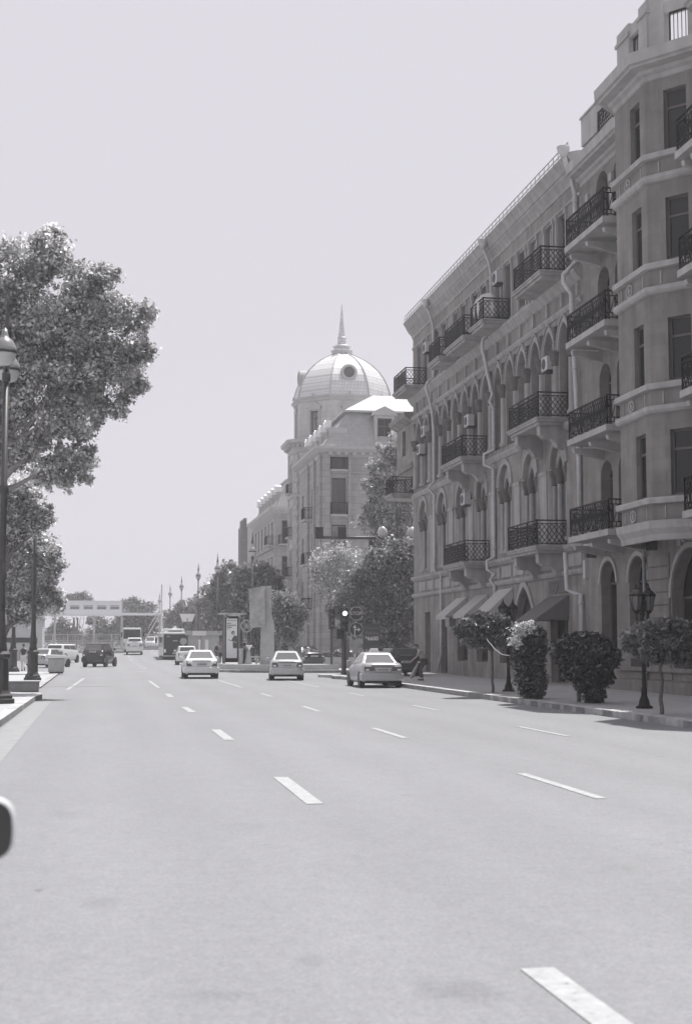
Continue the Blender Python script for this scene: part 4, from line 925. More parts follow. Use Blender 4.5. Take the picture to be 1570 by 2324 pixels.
# bus shelter
p0=pD(513,1495,97.0); p1=pD(538,1495,97.0)
t=thing('bus_shelter','dark bus shelter with a flat glass canopy and lit poster panel','bus shelter',(p0.x,p0.y,.16))
zt=pD(520,1394,97).z
m=MB(); cx0=pD(498,1394,97).x; cx1=pD(559,1394,97).x
m.box(cx0,cx1,p0.y-.3,p0.y+1.6,zt,zt+.07); m.box(cx0+.6,cx1-.4,p0.y-.35,p0.y+1.5,zt-.14,zt-.02)
for x in (cx0+.5,cx1-.4): m.bar((x-.3,p0.y-.2,zt),(x+.1,p0.y-.2,zt-.3),.05)
m.build('canopy',PIPE,t,world=True)
m=MB()
for x in (p0.x-.12,p1.x+.14,cx1-.15): m.box(x-.06,x+.06,p0.y,p0.y+.12,.2,zt-.1)
m.box(cx0+.3,cx1-.1,p0.y+1.4,p0.y+1.45,.6,zt-.2); m.box(p1.x+.5,p1.x+.56,p0.y+.2,p0.y+1.4,.6,zt-.3)
m.build('frame',PIPED,t,world=True)
m=MB(); m.box(p0.x-.06,p1.x+.06,p0.y-.02,p0.y+.12,.55,zt-.1); cab=m.build('poster_case',IRON,t,world=True)
pz0=pD(513,1494,97).z; pz1=pD(513,1404,97).z
m=MB(); m.box(p0.x,p1.x,p0.y-.04,p0.y-.025,pz0,pz1); po=m.build('poster',POSTER,cab,world=True)
m=MB(); 
def plate(m,pts,y): m.add([(x,y,z) for x,z in pts],[tuple(range(len(pts)))])
w=p1.x-p0.x; hx=lambda u:p0.x+u*w; hz=lambda v:pz0+v*(pz1-pz0)
plate(m,[(hx(.62+.16*math.cos(a)),hz(.64+.05*math.sin(a))) for a in np.linspace(0,2*PI,14)[:-1]],p0.y-.045)
plate(m,[(hx(.99),hz(.55)),(hx(.99),hz(.25)),(hx(.62),hz(.25)),(hx(.6),hz(.42)),(hx(.35),hz(.45)),(hx(.15),hz(.48)),(hx(.2),hz(.455)),(hx(.45),hz(.43)),(hx(.62),hz(.53)),(hx(.8),hz(.58))],p0.y-.046)
m.build('poster_figure',mat('poster_ink',.07,.03,.6),po,world=True)
m=MB(); plate(m,[(hx(.66+.12*math.cos(a)),hz(.622+.04*math.sin(a))) for a in np.linspace(0,2*PI,12)[:-1]],p0.y-.048); plate(m,[(hx(.62),hz(.44)),(hx(.95),hz(.40)),(hx(.95),hz(.375)),(hx(.6),hz(.41))],p0.y-.05); m.build('poster_face',mat('poster_skin',.33,.05,.6),po,world=True)
m=MB()
for v,u1,h in ((.955,.9,.012),(.885,.45,.02),(.835,.88,.026),(.785,.5,.022),(.74,.35,.01)):
    u=.05
    while u<u1: ww=random.uniform(.03,.08); plate(m,[(hx(u),hz(v-h)),(hx(min(u+ww,u1)),hz(v-h)),(hx(min(u+ww,u1)),hz(v+h*.4)),(hx(u),hz(v+h*.4))],p0.y-.045); u+=ww+.018
m.build('poster_text',mat('poster_text_ink',.15,.0,.6),po,world=True)
# bench, bins by the shelter
q=pD(548,1506,96.4); t=thing('pedestal_basin','pale funnel-shaped basin on a slanted stem beside the planter','basin',(pD(565,1500,96).x,pD(565,1500,96).y,.44)); m=MB(); m.lathe([(.05,.95),(.06,1.0),(.2,1.2),(.22,1.25),(.2,1.26)],(0,0,0),12); m.build('bowl',SIGNW,t,smooth=True); m=MB(); m.prism([(-.3,0,0),(.2,0,0),(.06,0,.97),(-.06,0,.97)],(0,.12,0)); m.build('stem',CONC,t)
t=thing('litter_bin','narrow pale upright litter bin left of the standing woman','bin',(pD(547,1500,96).x,pD(547,1500,96).y,.44)); m=MB(); m.lathe([(.13,0),(.14,.9),(.17,.92),(.17,1.0),(.12,1.02)],(0,0,0),12); m.build('body',CONC,t); m=MB(); m.lathe([(.13,1.02),(.13,1.04)],(0,0,0),12); m.build('lid',PIPED,t)
m=MB(); a=pD(543,1504,97.5); c=pD(590,1504,97.5); 
t=thing('bench','white slatted bench behind the planter wall','bench',(a.x,a.y,.16)); 
for k in range(3): m.box(a.x,c.x,a.y+.15*k,a.y+.15*k+.1,.88,.93)
m.build('seat',SIGNW,t,world=True)
for x in (a.x+.2,c.x-.2): m=MB(); m.box(x-.05,x+.05,a.y,a.y+.4,.16,.88); m.build('leg',CONC,t,world=True)
# ---- left side: utility box, stone block, kiosk wall, fence, footbridge
t=thing('utility_box','low pale square utility box near the kerb, left of the black cab','utility box',(-2.45,86.5,.06)); m=MB(); m.box(-.46,.46,-.42,.42,.08,.88); m.box(-.5,.5,-.46,.46,.88,.94); m.build('body',CONC,t,bevel=.02)
m=MB(); m.box(-.4,.4,-.38,.38,0,.08); m.build('plinth',DARK,t); m=MB(); m.box(-.38,.38,-.44,-.422,.14,.8); m.build('door_panel',mat('box_panel',.36,.0,.7,var=.15,scale=6),t)
t=thing('stone_block','dark low stone block lying on the left kerb corner','block',(-2.95,55.6,.0)); m=MB(); m.box(-.6,.75,-.4,.4,0,.36); m.build('block',PIPED,t,bevel=.03); m=MB(); m.box(-.64,.79,-.44,.44,.36,.42); m.build('top_slab',CONC,t,bevel=.01)
kb=thing('white_kiosk','long pale flat-roofed kiosk behind the left lamps','building',(-9,150,.1)); m=MB(); m.box(-19,-5.7,150,156,.1,4.3); m.box(-19.2,-5.5,149.7,156,4.3,4.5); m.build('wall',mat('kiosk_render',.5,-.01,.8,var=.06),kb,world=True); m=MB(); m.box(-18.5,-6.2,149.95,149.99,1.9,2.4); m.build('window_band',GLASS,kb,world=True)
def fence(name,x0,x1,Y,z0,z1,label,step=1.9,rails=(.1,.5,.97)):
    t=thing(name,label,'fence',((x0+x1)/2,Y,z0)); m=MB(); n=max(2,int((x1-x0)/step))
    m.box(x0,x1,Y-.15,Y+.15,z0,z0+.3); m.build('base_wall',CONC,t,world=True)
    m=MB()
    for i in range(n+1): x=x0+(x1-x0)*i/n; m.box(x-.06,x+.06,Y-.05,Y+.05,z0+.3,z1+.05)
    m.build('posts',PIPE,t,world=True); m=MB()
    for r_ in rails: zz=z0+.3+(z1-z0-.3)*r_; m.box(x0,x1,Y-.07,Y-.05,zz-.04,zz+.04)
    m.build('rails',PIPE,t,world=True); m=MB(); k=int((x1-x0)/.22)
    for i in range(k): x=x0+(x1-x0)*i/k; m.box(x-.018,x+.018,Y-.02,Y+.02,z0+.3,z1-.05)
    m.build('bars',PIPE,t,world=True)
fence('railing_fence',-14,9.5,198,gz(198),3.1,'pale metal railing fence across the end of the avenue')
fence('railing_fence',-7.6,3.0,176,gz(176),1.95,'low pale railing standing in front of the taller fence',1.6)
br=thing('footbridge','pale enclosed footbridge with square windows crossing the avenue far away','footbridge',(0,230,.95))
bx=lambda x:pD(x,1400,230).x
m=MB(); z0,z1=6.15,8.35; xs0,xs1=bx(88),bx(275)
ops=[((bx(a)+bx(c))/2,bx(c)-bx(a),7.05,7.85,'flat') for a,c in ((139,152),(159,182),(189,212),(219,242),(248,271),(112,133))]
BRW=mat('white_bridge_paint',.8,-.01,.6); fB=Fr((0,229),(1,0),(0,-1)); wall(m,fB,xs0,xs1,z0,z1,ops,rd=.2); m.box(xs0,xs1,229.3,231.6,z0,z0+.2); m.box(xs0,xs1,228.8,231.8,z1,z1+.14); m.box(xs0,xs1,228.9,229,z0+.2,z0+.3); m.build('deck_house',BRW,br,world=True)
for o in ops: window(fB,o,br,rd=.2,frame=BRW,pane=mat('bridge_pane',.22),mull=0,bw=.1)
m=MB(); m.box(xs1,bx(364),229.2,231.4,z0+.1,z0+.45); m.build('deck',BRW,br,world=True); m=MB(); railing(m,[(xs1,229.2),(bx(364),229.2)],z0+.45,1.35,'plain'); m.build('railing',PIPE,br,world=True)
for x in (127,214,276,362): m=MB(); q=bx(x); m.box(q-.18,q+.18,229.4,229.8,.9,z0+.1 if x!=276 else 8.4); m.build('support_post',ROOFW,br,world=True)
m=MB()
for k in (0,.5): m.bar((bx(362),229.0+k*2,6.4),(bx(330),227.5+k*2,2.6),.14); m.bar((bx(362),229.0+k*2,7.3),(bx(335),227.5+k*2,4.2),.08)
m.build('staircase',ROOFW,br,world=True)
# shop/kiosk and signs far right of bus
q=pD(462,1460,150); t=thing('bus_stop_kiosk','grey kiosk with white door panels beside the bus','kiosk',(q.x,q.y,gz(150))); m=MB(); m.box(-1.6,1.6,0,2.2,0,2.55); m.box(-1.9,1.9,-.3,2.5,2.55,3.0); m.build('body',CONC,t); m=MB(); m.box(-.55,-.2,-.03,-.005,.3,2.1); m.box(.15,.5,-.03,-.005,.3,2.1); m.build('door_panel',SIGNW,t)
q=pD(425,1412,165); t=thing('direction_sign','small pale direction panel hung on a post over the bus stop','sign',(q.x,q.y,gz(165))); m=MB(); m.tube([(0,0,0),(0,0,q.z)],.05,6); m.build('pole',PIPED,t); m=MB(); m.prism([(-.9,0,q.z+.5),(.9,0,q.z+.5),(.55,0,q.z-.4),(-.55,0,q.z-.4)],(0,.12,0)); m.build('panel',SIGNW,t)
q=pD(452,1438,140); t=thing('direction_sign','pale horizontal sign panel right of the bus','sign',(q.x,q.y,gz(140))); m=MB(); m.tube([(.2,0,0),(.2,0,q.z)],.05,6); m.build('pole',PIPED,t); m=MB(); m.box(-.65,.65,-.05,.0,q.z-.2,q.z+.25); m.build('panel',SIGNW,t)
q=pD(416,1456,147); t=thing('round_road_sign','small round road sign seen from behind, right of the bus','road sign',(q.x,q.y,0)); m=MB(); m.tube([(0,0,0),(0,0,q.z)],.04,6); m.build('pole',PIPE,t); m=MB(); m.lathe([(.35,0),(.35,.03)],(0,0,q.z),18,0,(0,-1,0)); m.build('plate',CONC,t)
# ================================================================== VEGETATION
def leaves(name,blobs,size,n,m,parent,sub=26,sig=.24,flat=.45,asp=1.7,origin=None):
    """blobs: (cx,cy,cz,rx,ry,rz). Leaf quads gathered in twig clusters through the volume, denser outwards."""
    o=Vector(origin) if origin is not None else wloc(parent)
    vol=np.array([b[3]*b[4]*b[5] for b in blobs])**.72; cnt=(vol/vol.sum()*n).astype(int)
    P=[]
    for b,c in zip(blobs,cnt):
        k=max(6,c//sub); d=RNG.normal(size=(k,3)); d/=np.linalg.norm(d,axis=1)[:,None]
        rr=RNG.random(k)**.42; cl=d*rr[:,None]*np.array(b[3:6])+np.array(b[:3])
        w=RNG.random(k)**1.5+.12; idx=RNG.choice(k,size=c,p=w/w.sum())
        s=sig*min(1.,(b[3]+b[5])/2.4+.25)
        P.append(cl[idx]+RNG.normal(size=(c,3))*s*np.array([1,1,.75]))
    P=np.vstack(P)-np.array(o); N=len(P)
    nrm=RNG.normal(size=(N,3)); nrm[:,2]+=flat*2; nrm/=np.linalg.norm(nrm,axis=1)[:,None]
    t=RNG.normal(size=(N,3)); t-=nrm*(t*nrm).sum(1)[:,None]; t/=np.linalg.norm(t,axis=1)[:,None]; b_=np.cross(nrm,t)
    sz=size*(.6+.8*RNG.random(N))[:,None]
    A=t*sz*asp/2; B=b_*sz/2; fold=nrm*sz*.12
    V=np.stack([P-A,P+B+fold,P+A,P-B+fold],1).reshape(-1,3)
    me=bpy.data.meshes.new(name); me.vertices.add(4*N); me.vertices.foreach_set('co',V.astype(np.float32).ravel())
    me.loops.add(4*N); me.loops.foreach_set('vertex_index',np.arange(4*N,dtype=np.int32)); me.polygons.add(N)
    me.polygons.foreach_set('loop_start',np.arange(0,4*N,4,dtype=np.int32)); me.polygons.foreach_set('loop_total',np.full(N,4,dtype=np.int32))
    me.materials.append(m); me.update(); me.validate()
    ob=bpy.data.objects.new(name,me); COL.objects.link(ob); ob.parent=parent; return ob
def blobs_px(lst,D,dep=1.0):
    out=[]
    for e in lst:
        x,y,r=e[:3]; DD=D+(e[3] if len(e)>3 else 0); p=pD(x,y,DD); q=r*DD/3284.; out.append((p.x,p.y,p.z,q,q*dep,q))
    return out
def limb(m,a,b,r0,r1,wob=.12,n=6,rec=0):
    a=Vector(a); b=Vector(b); L=(b-a).length; pts=[]
    for i in range(n+1):
        t=i/n; p=a.lerp(b,t); 
        if 0<i<n: p+=Vector((random.uniform(-1,1),random.uniform(-1,1),random.uniform(-.5,.5)))*wob*L*.35
        pts.append(p)
    m.tube(pts,[r0+(r1-r0)*i/n for i in range(n+1)],7)
    if rec:
        for i in range(rec):
            t=random.uniform(.35,.95); p=pts[int(t*n)]; d=(b-a).normalized()+Vector((random.uniform(-1,1),random.uniform(-1,1),random.uniform(-.3,.8)))*.9
            limb(m,p,p+d.normalized()*min(L*random.uniform(.2,.35),1.3),r0*(1-t)*.6+r1*.6,r1*.3,wob,4,0)
def tree(name,label,base,trunk_top,blobs,size,n,lm,bark=BARK,r=.2,group=None,cat='tree',nb_=None,**k):
    t=thing(name,label,cat,base,0,group); m=MB(); tt=Vector(trunk_top)
    limb(m,Vector(base)-Vector((0,0,.1)),tt,r,r*.62,.05,7)
    bl=sorted(blobs,key=lambda b:-b[3])[:nb_ or min(len(blobs),22)]
    for b in bl:
        s=tt.lerp(Vector(base),random.uniform(0,.25)); limb(m,s,s.lerp(Vector(b[:3]),.88),r*.42,r*.07,.12,6,3 if b[3]>.55 else 0)
    m.build('trunk',bark,t,smooth=True,world=True); leaves('crown',blobs,size,n,lm,t,**k); return t
# left: the big poplar and the lower trees behind it
A=[(15,640,88),(60,600,62),(112,585,48),(116,545,26),(116,524,12),(185,650,52),(235,635,34),(255,618,14),(250,710,55),(305,722,36),(335,712,14),(345,708,8),(150,740,85),(60,760,80),(225,810,68),(295,795,42),(335,792,16),(350,797,7),(290,865,36),(312,880,16),(262,918,26),(276,938,12),(140,850,72),(60,850,60),(190,900,45),(225,930,26),(215,962,12),(20,930,55),(120,950,48),(175,985,36),(150,1050,42),(188,1040,28),(215,1050,10),(105,1075,32),(150,1098,16),(190,1080,14),(60,1010,40),(20,1030,45),(-60,700,110),(-60,850,100),(-60,980,80)]
def ragged(lst,k=2,seed=3):
    rr=random.Random(seed); out=list(lst)
    for e in lst:
        if e[2]<14: continue
        for _ in range(k):
            a_=rr.uniform(0,2*PI); out.append((e[0]+e[2]*1.08*math.cos(a_),e[1]+e[2]*1.08*math.sin(a_),rr.uniform(5,11))+tuple(e[3:]))
    return out
A=ragged(A,3)
base=Vector((-5.6,50,.15))
tree('poplar_tree','largest tree, its leafy crown overhanging the left edge above the nearest lamp',base,pD(-20,1010,50),blobs_px(A,50,1.0),.088,112000,L_BIG,BARKP,.34,'trees along the left pavement',sub=75,sig=.21,flat=.05)
B=[(40,1120,42),(80,1150,30),(100,1180,18),(100,1160,14),(20,1190,48),(75,1190,26),(-30,1150,60)]
tree('street_tree','middle tree on the left, its small crown showing below the big poplar',Vector((-5.6,67,.06)),pD(15,1240,67),blobs_px(ragged(B,2),67),.11,15000,L_BIG,BARK,.22,'trees along the left pavement',sub=24,sig=.22)
C=[(50,1240,44),(95,1250,34),(125,1248,12),(112,1285,28),(132,1278,10),(60,1310,48),(15,1320,45),(105,1325,24),(118,1303,14),(110,1350,18),(128,1350,14),(133,1375,14),(128,1395,10),(85,1380,24),(45,1385,28),(58,1405,12),(-20,1300,60),(35,1350,30)]
tree('street_tree','lowest of the left trees, bushy crown hanging around the second lamp post',Vector((-6.2,84,.06)),pD(28,1400,84),blobs_px(ragged(C,2),84),.125,30000,L_BIG,BARK,.2,'trees along the left pavement',sub=26,sig=.25)
# trees of the side street, in front of the mansard building
E_=[(897,1005,22),(880,1035,26),(905,1050,26),(862,1062,22),(920,1080,26),(890,1085,34),(850,1085,12),(905,1125,40),(865,1120,26),(845,1150,14),(860,1165,26),(870,1020,14),(852,1062,14),(838,1110,14),(905,1165,34),(825,1180,14),(810,1190,10),(890,1180,48),(925,1190,36),(845,1195,20)]
tree('side_street_tree','tall pale leafy tree in the side street, topmost leaves beside the corner balcony',Vector((pD(905,1500,112).x,pD(905,1500,112).y,.16)),pD(900,1260,112),blobs_px(ragged(E_,2),112),.135,20000,L_PALE,BARK,.22,'trees of the side street',sub=34,sig=.24)
F_=[(880,1265,46),(925,1265,40),(845,1290,38),(945,1300,26),(815,1330,36),(900,1320,48),(935,1345,34),(860,1355,42),(785,1370,34),(765,1385,22),(830,1400,38),(900,1400,40),(940,1410,28),(950,1440,20),(800,1420,28),(890,1450,40),(925,1470,30),(850,1450,30),(955,1310,12)]
tree('side_street_tree','broad dark tree with pale top leaves, directly above the stop sign',Vector((pD(892,1500,103).x,pD(892,1500,103).y,.16)),pD(880,1390,103),blobs_px(ragged(F_,2),99.5,.7),.135,34000,L_MID,BARK,.2,'trees of the side street',sub=42,sig=.25)
G_=[(745,1265,34),(720,1290,20),(775,1255,30),(800,1275,26),(735,1320,24),(760,1330,28),(790,1310,24),(712,1340,12),(760,1365,20)]
tree('feathery_tree','feathery pale tree with thin bare branches left of the stop sign',Vector((pD(787,1500,108).x,pD(787,1500,108).y,.16)),pD(788,1400,108),blobs_px(ragged(G_,2),108),.11,5200,L_PALE,BARK,.14,'trees of the side street',sub=12,sig=.34)
H_=[(645,1372,30),(625,1385,22),(665,1392,26),(640,1415,30),(670,1425,20),(625,1425,18),(650,1448,24),(690,1400,10)]
tree('small_street_tree','small round leafy tree just right of the concrete pylon',Vector((pD(650,1500,108).x,pD(650,1500,108).y,.16)),pD(650,1440,108),blobs_px(ragged(H_,2),108),.13,13000,L_MID,BARK,.14,'trees of the side street',sub=22,sig=.24)
I_=[(627,1325,16),(620,1345,18),(632,1350,14),(625,1365,16)]
tree('dark_tree','small dark tree in front of the distant mansard building',Vector((pD(625,1500,135).x,pD(625,1500,135).y,.16)),pD(625,1380,135),blobs_px(I_,135),.2,3500,L_DK,BARK,.14)
# row of trees behind the shelter and down the avenue
rows=[(590,141,[(598,1300,20),(575,1300,24),(590,1330,34),(560,1345,34),(545,1315,22),(560,1385,36),(595,1380,36),(540,1415,28),(580,1430,34),(540,1460,26),(600,1460,30)],'tree with a pale crown directly behind the concrete pylon',L_FAR,15000),
 (520,174,[(525,1300,24),(505,1325,26),(540,1340,28),(515,1360,32),(490,1350,18),(530,1400,34),(500,1400,28),(515,1440,30),(545,1450,26)],'bushy tree rising just behind the shelter canopy',L_FAR,12000),
 (478,206,[(478,1345,20),(462,1370,22),(490,1375,24),(470,1400,26),(492,1410,24),(478,1435,22),(500,1440,20)],'tree between the third and fourth lamps of the receding row',L_FAR,6000),
 (440,240,[(445,1372,16),(430,1390,18),(452,1400,20),(436,1415,18),(456,1425,18),(410,1378,14),(400,1400,16),(415,1415,18),(385,1395,12),(380,1415,14),(425,1445,12)],'low spreading tree right of the white pole',L_FAR,6000)]
for x,D,bl,lab,lm,n in rows:
    b=pD(x,1500,D); b=Vector((b.x,b.y,gz(b.y)+.05)); t_=pD(x,1430,D)
    tree('avenue_tree',lab,b,t_,blobs_px(bl,D,.8),.26,n,lm,BARK,.18,'row of trees on the right of the avenue',sub=18,sig=.34)
far=[(320,262,[(300,1368,14),(285,1372,10),(318,1376,12),(340,1378,10),(300,1400,24),(330,1405,22),(280,1410,20),(350,1410,14),(300,1430,24),(335,1435,20),(275,1440,18)],'dark wooded clump of trees seen through the open part of the footbridge',7000),
 (235,265,[(230,1425,18),(250,1435,20),(215,1445,16),(262,1420,12),(240,1455,16)],'round tree seen below the footbridge, right of the bare gap',3500),
 (180,300,[(165,1362,14),(185,1360,16),(150,1366,10),(200,1364,9)],'flat-topped trees showing above the footbridge roof',3000),
 (120,268,[(140,1415,12),(160,1430,14),(125,1430,14),(150,1450,16),(175,1445,14),(110,1445,14),(195,1455,14)],'loose trees seen under the left half of the footbridge',4000),
 (200,266,[(213,1408,8),(225,1406,6),(205,1412,5)],'small umbrella pine standing alone beneath the footbridge',900)]
for x,D,bl,lab,n in far:
    b=pD(x,1500,D); b=Vector((b.x,b.y,.95)); tree('distant_tree',lab,b,pD(x,1445,D),blobs_px(bl,D,.7),.34,n,L_FAR,BARK,.2,'trees beyond the footbridge',sub=14,sig=.4)
for i,(x0,x1) in enumerate(((164,168),(172,176))):
    b=pD(x0,1478,240); t=thing('bare_trunk','bare slanting pine trunk under the footbridge, %s of two'%('left' if i==0 else 'right'),'tree',(b.x,b.y,.95),0,'bare pine trunks'); m=MB(); limb(m,(b.x,b.y,.9),pD(x1,1402,240),.22,.15,.05,5); m.build('trunk',BARK,t,world=True)
w=MB(); w.box(-140,140,330,334,.5,5.2); 
t=MB()
leaves_t=bpy.data.objects.new('far_wood',None)
bl=[(x,330+random.uniform(-6,6),random.uniform(2.6,4.2),random.uniform(5,9),4,random.uniform(2.,3.6)) for x in np.linspace(-90,120,38) if not (-12<x<-2)]
fw=leaves('far_woodland',bl,.7,16000,L_FAR,None,sub=14,sig=.7,origin=(0,0,0)); tag(fw,'hazy low line of distant woodland along the horizon','woodland',kind='stuff')
# low hedge stuff near the island and flower beds
for (x0,y0,nm,lab) in ((pD(738,1500,112).x,pD(738,1500,112).y,'planter_box','grey rectangular planter box with low plants behind the thin signal post'),):
    t=thing(nm,lab,'planter',(x0+1.5,y0,.16)); m=MB(); m.box(-2,2.3,-.4,.4,0,.6); m.build('box',CONC,t); leaves('plants',[(x0+1.5+k,y0,.95,.5,.3,.25) for k in (-1.5,-.5,.5,1.5)],.16,900,L_MID,t)
t=thing('parapet','low pale kerb wall at the far side of the junction','wall',(17,98,.16)); m=MB(); m.box(12.4,26,97.6,98.1,.16,.42); m.build('wall',CONC,t,world=True)
# clipped trees and shrubs on the right pavement
def clipped(name,label,base,bl,size,n,r,h0,lm=L_BUSH,group='small clipped trees on the right pavement',**k):
    return tree(name,label,base,(base[0],base[1],h0),bl,size,n,lm,BARK,r,group,nb_=5,**k)
def E3(x,y,D,rx,rz,ry=None): p=pD(x,y,D); q=D/3284.; return (p.x,p.y,p.z,rx*q,(ry or rx)*q,rz*q)
clipped('round_tree','round headed tree, left of the tall narrow shrub, with pale leaf tips facing the road',(13.15,47.6,.15),[E3(1080,1432,48.5,42,34),E3(1110,1440,48.9,56,30),E3(1150,1442,49.1,36,28),E3(1065,1425,48.3,26,20),E3(1112,1412,48.7,40,18),E3(1045,1430,48.3,14,12),E3(1090,1400,48.5,16,10)],.055,24000,.055,1.7,sig=.12,sub=14,asp=3.4)
t=thing('column_shrub','tall narrow shrub, sunlit leaves at its top painted pale, near the kerb','shrub',(12.95,42.6,.15)); p=Vector((12.95,42.6,0))
m=MB(); 
for k in range(5): limb(m,(p.x+random.uniform(-.1,.1),p.y,.1),(p.x+random.uniform(-.4,.4),p.y+random.uniform(-.3,.3),1.9),.04,.01,.1,5)
m.build('stems',BARK,t,world=True)
leaves('foliage',[E3(1195,1450,43.5,34,28),E3(1185,1430,43.5,22,16),E3(1215,1455,43.5,24,34),E3(1200,1495,43.5,36,34),E3(1205,1545,43.5,32,36),E3(1205,1570,43.5,26,16)],.065,20000,leafmat('leaves_column_shrub',.075,.15),t,sig=.12,sub=16,asp=1.8)
leaves('sunlit_leaves',[E3(1180,1428,42.9,17,17),E3(1170,1455,43.0,13,18),E3(1205,1420,42.9,14,10)],.06,900,leafmat('leaves_painted_sunlit',.6,.4),t,sig=.12,sub=7,asp=1.2)  # paler leaves: sunlight on the shrub's upper road side put into the colour
clipped('vase_shrub','big dark vase shaped shrub narrowing to its foot, in front of the arched windows',(13.4,39.4,.15),[E3(1325,1480,40.3,68,36),E3(1290,1472,40.3,36,28),E3(1365,1490,40.3,40,32),E3(1330,1520,40.3,52,32),E3(1335,1552,40.3,28,22),E3(1330,1455,40.3,46,18),E3(1350,1578,40.3,24,18),E3(1365,1535,40.3,26,22)],.06,38000,.07,1.2,lm=L_VASE,group='large shrubs on the right pavement',cat='shrub',sig=.09,sub=18,asp=2.6)
clipped('round_tree','rightmost round headed tree with pale leaf tips, beside the double lantern',(13.05,32.4,.15),[E3(1470,1458,33.1,46,34),E3(1500,1462,33.4,60,38),E3(1550,1460,33.5,58,44),E3(1445,1455,32.9,28,26),E3(1470,1432,32.9,36,18),E3(1520,1430,33.4,40,22),E3(1425,1450,32.9,12,12)],.05,42000,.055,1.6,sig=.11,sub=16,asp=3.6)
t=thing('hanging_cable','thin pale cable looping from the round tree to the tall narrow shrub','cable',(13.6,46,1.6)); m=MB(); a=pD(1103,1446,48)
pp=[pD(x,y,48-.45*i) for i,(x,y) in enumerate(((1103,1446),(1107,1455),(1116,1465),(1124,1475),(1140,1486),(1152,1488),(1166,1486),(1180,1484),(1192,1484),(1199,1492),(1200,1504)))]
m.tube(pp,.012,5); m.build('cable',ROOFW,t,world=True)
# ================================================================== VEHICLES
def loft(m,secs,mi=0):
    k=len(secs[0]); vs=[p for s in secs for p in s]; fs=[(i*k+j,i*k+(j+1)%k,(i+1)*k+(j+1)%k,(i+1)*k+j) for i in range(len(secs)-1) for j in range(k)]
    fs+=[tuple(range(k))[::-1],tuple(range((len(secs)-1)*k,len(secs)*k))]; m.add(vs,fs,mi)
def wheels(t,L,Wd,r,yr,yf,w=.2):
    for y in (yr,yf):
        for s_ in (-1,1):
            x=s_*(Wd/2-w/2-.01); m=MB(); m.lathe([(r*.62,-w/2),(r*.9,-w/2),(r,-w/2+.03),(r,w/2-.03),(r*.9,w/2),(r*.62,w/2)],(x,y,r),20,0,(1,0,0)); 
            wh=m.build('wheel',RUB,t,smooth=False)
            m=MB(); m.lathe([(r*.64,-w/2+.02),(r*.6,w/2*.9*s_),(r*.2,w/2*.7*s_),(.03,w/2*.8*s_)] if s_>0 else [(.03,-w/2*.8),(r*.2,-w/2*.7),(r*.6,-w/2*.9),(r*.64,w/2-.02)],(x,y,r),16,0,(1,0,0))
            for k in range(5): a=2*PI*k/5; m.bar((x+s_*w/2*.85,y,r),(x+s_*w/2*.85,y+r*.6*math.cos(a),r+r*.6*math.sin(a)),.03,.05)
            m.build('rim',RIM,wh)
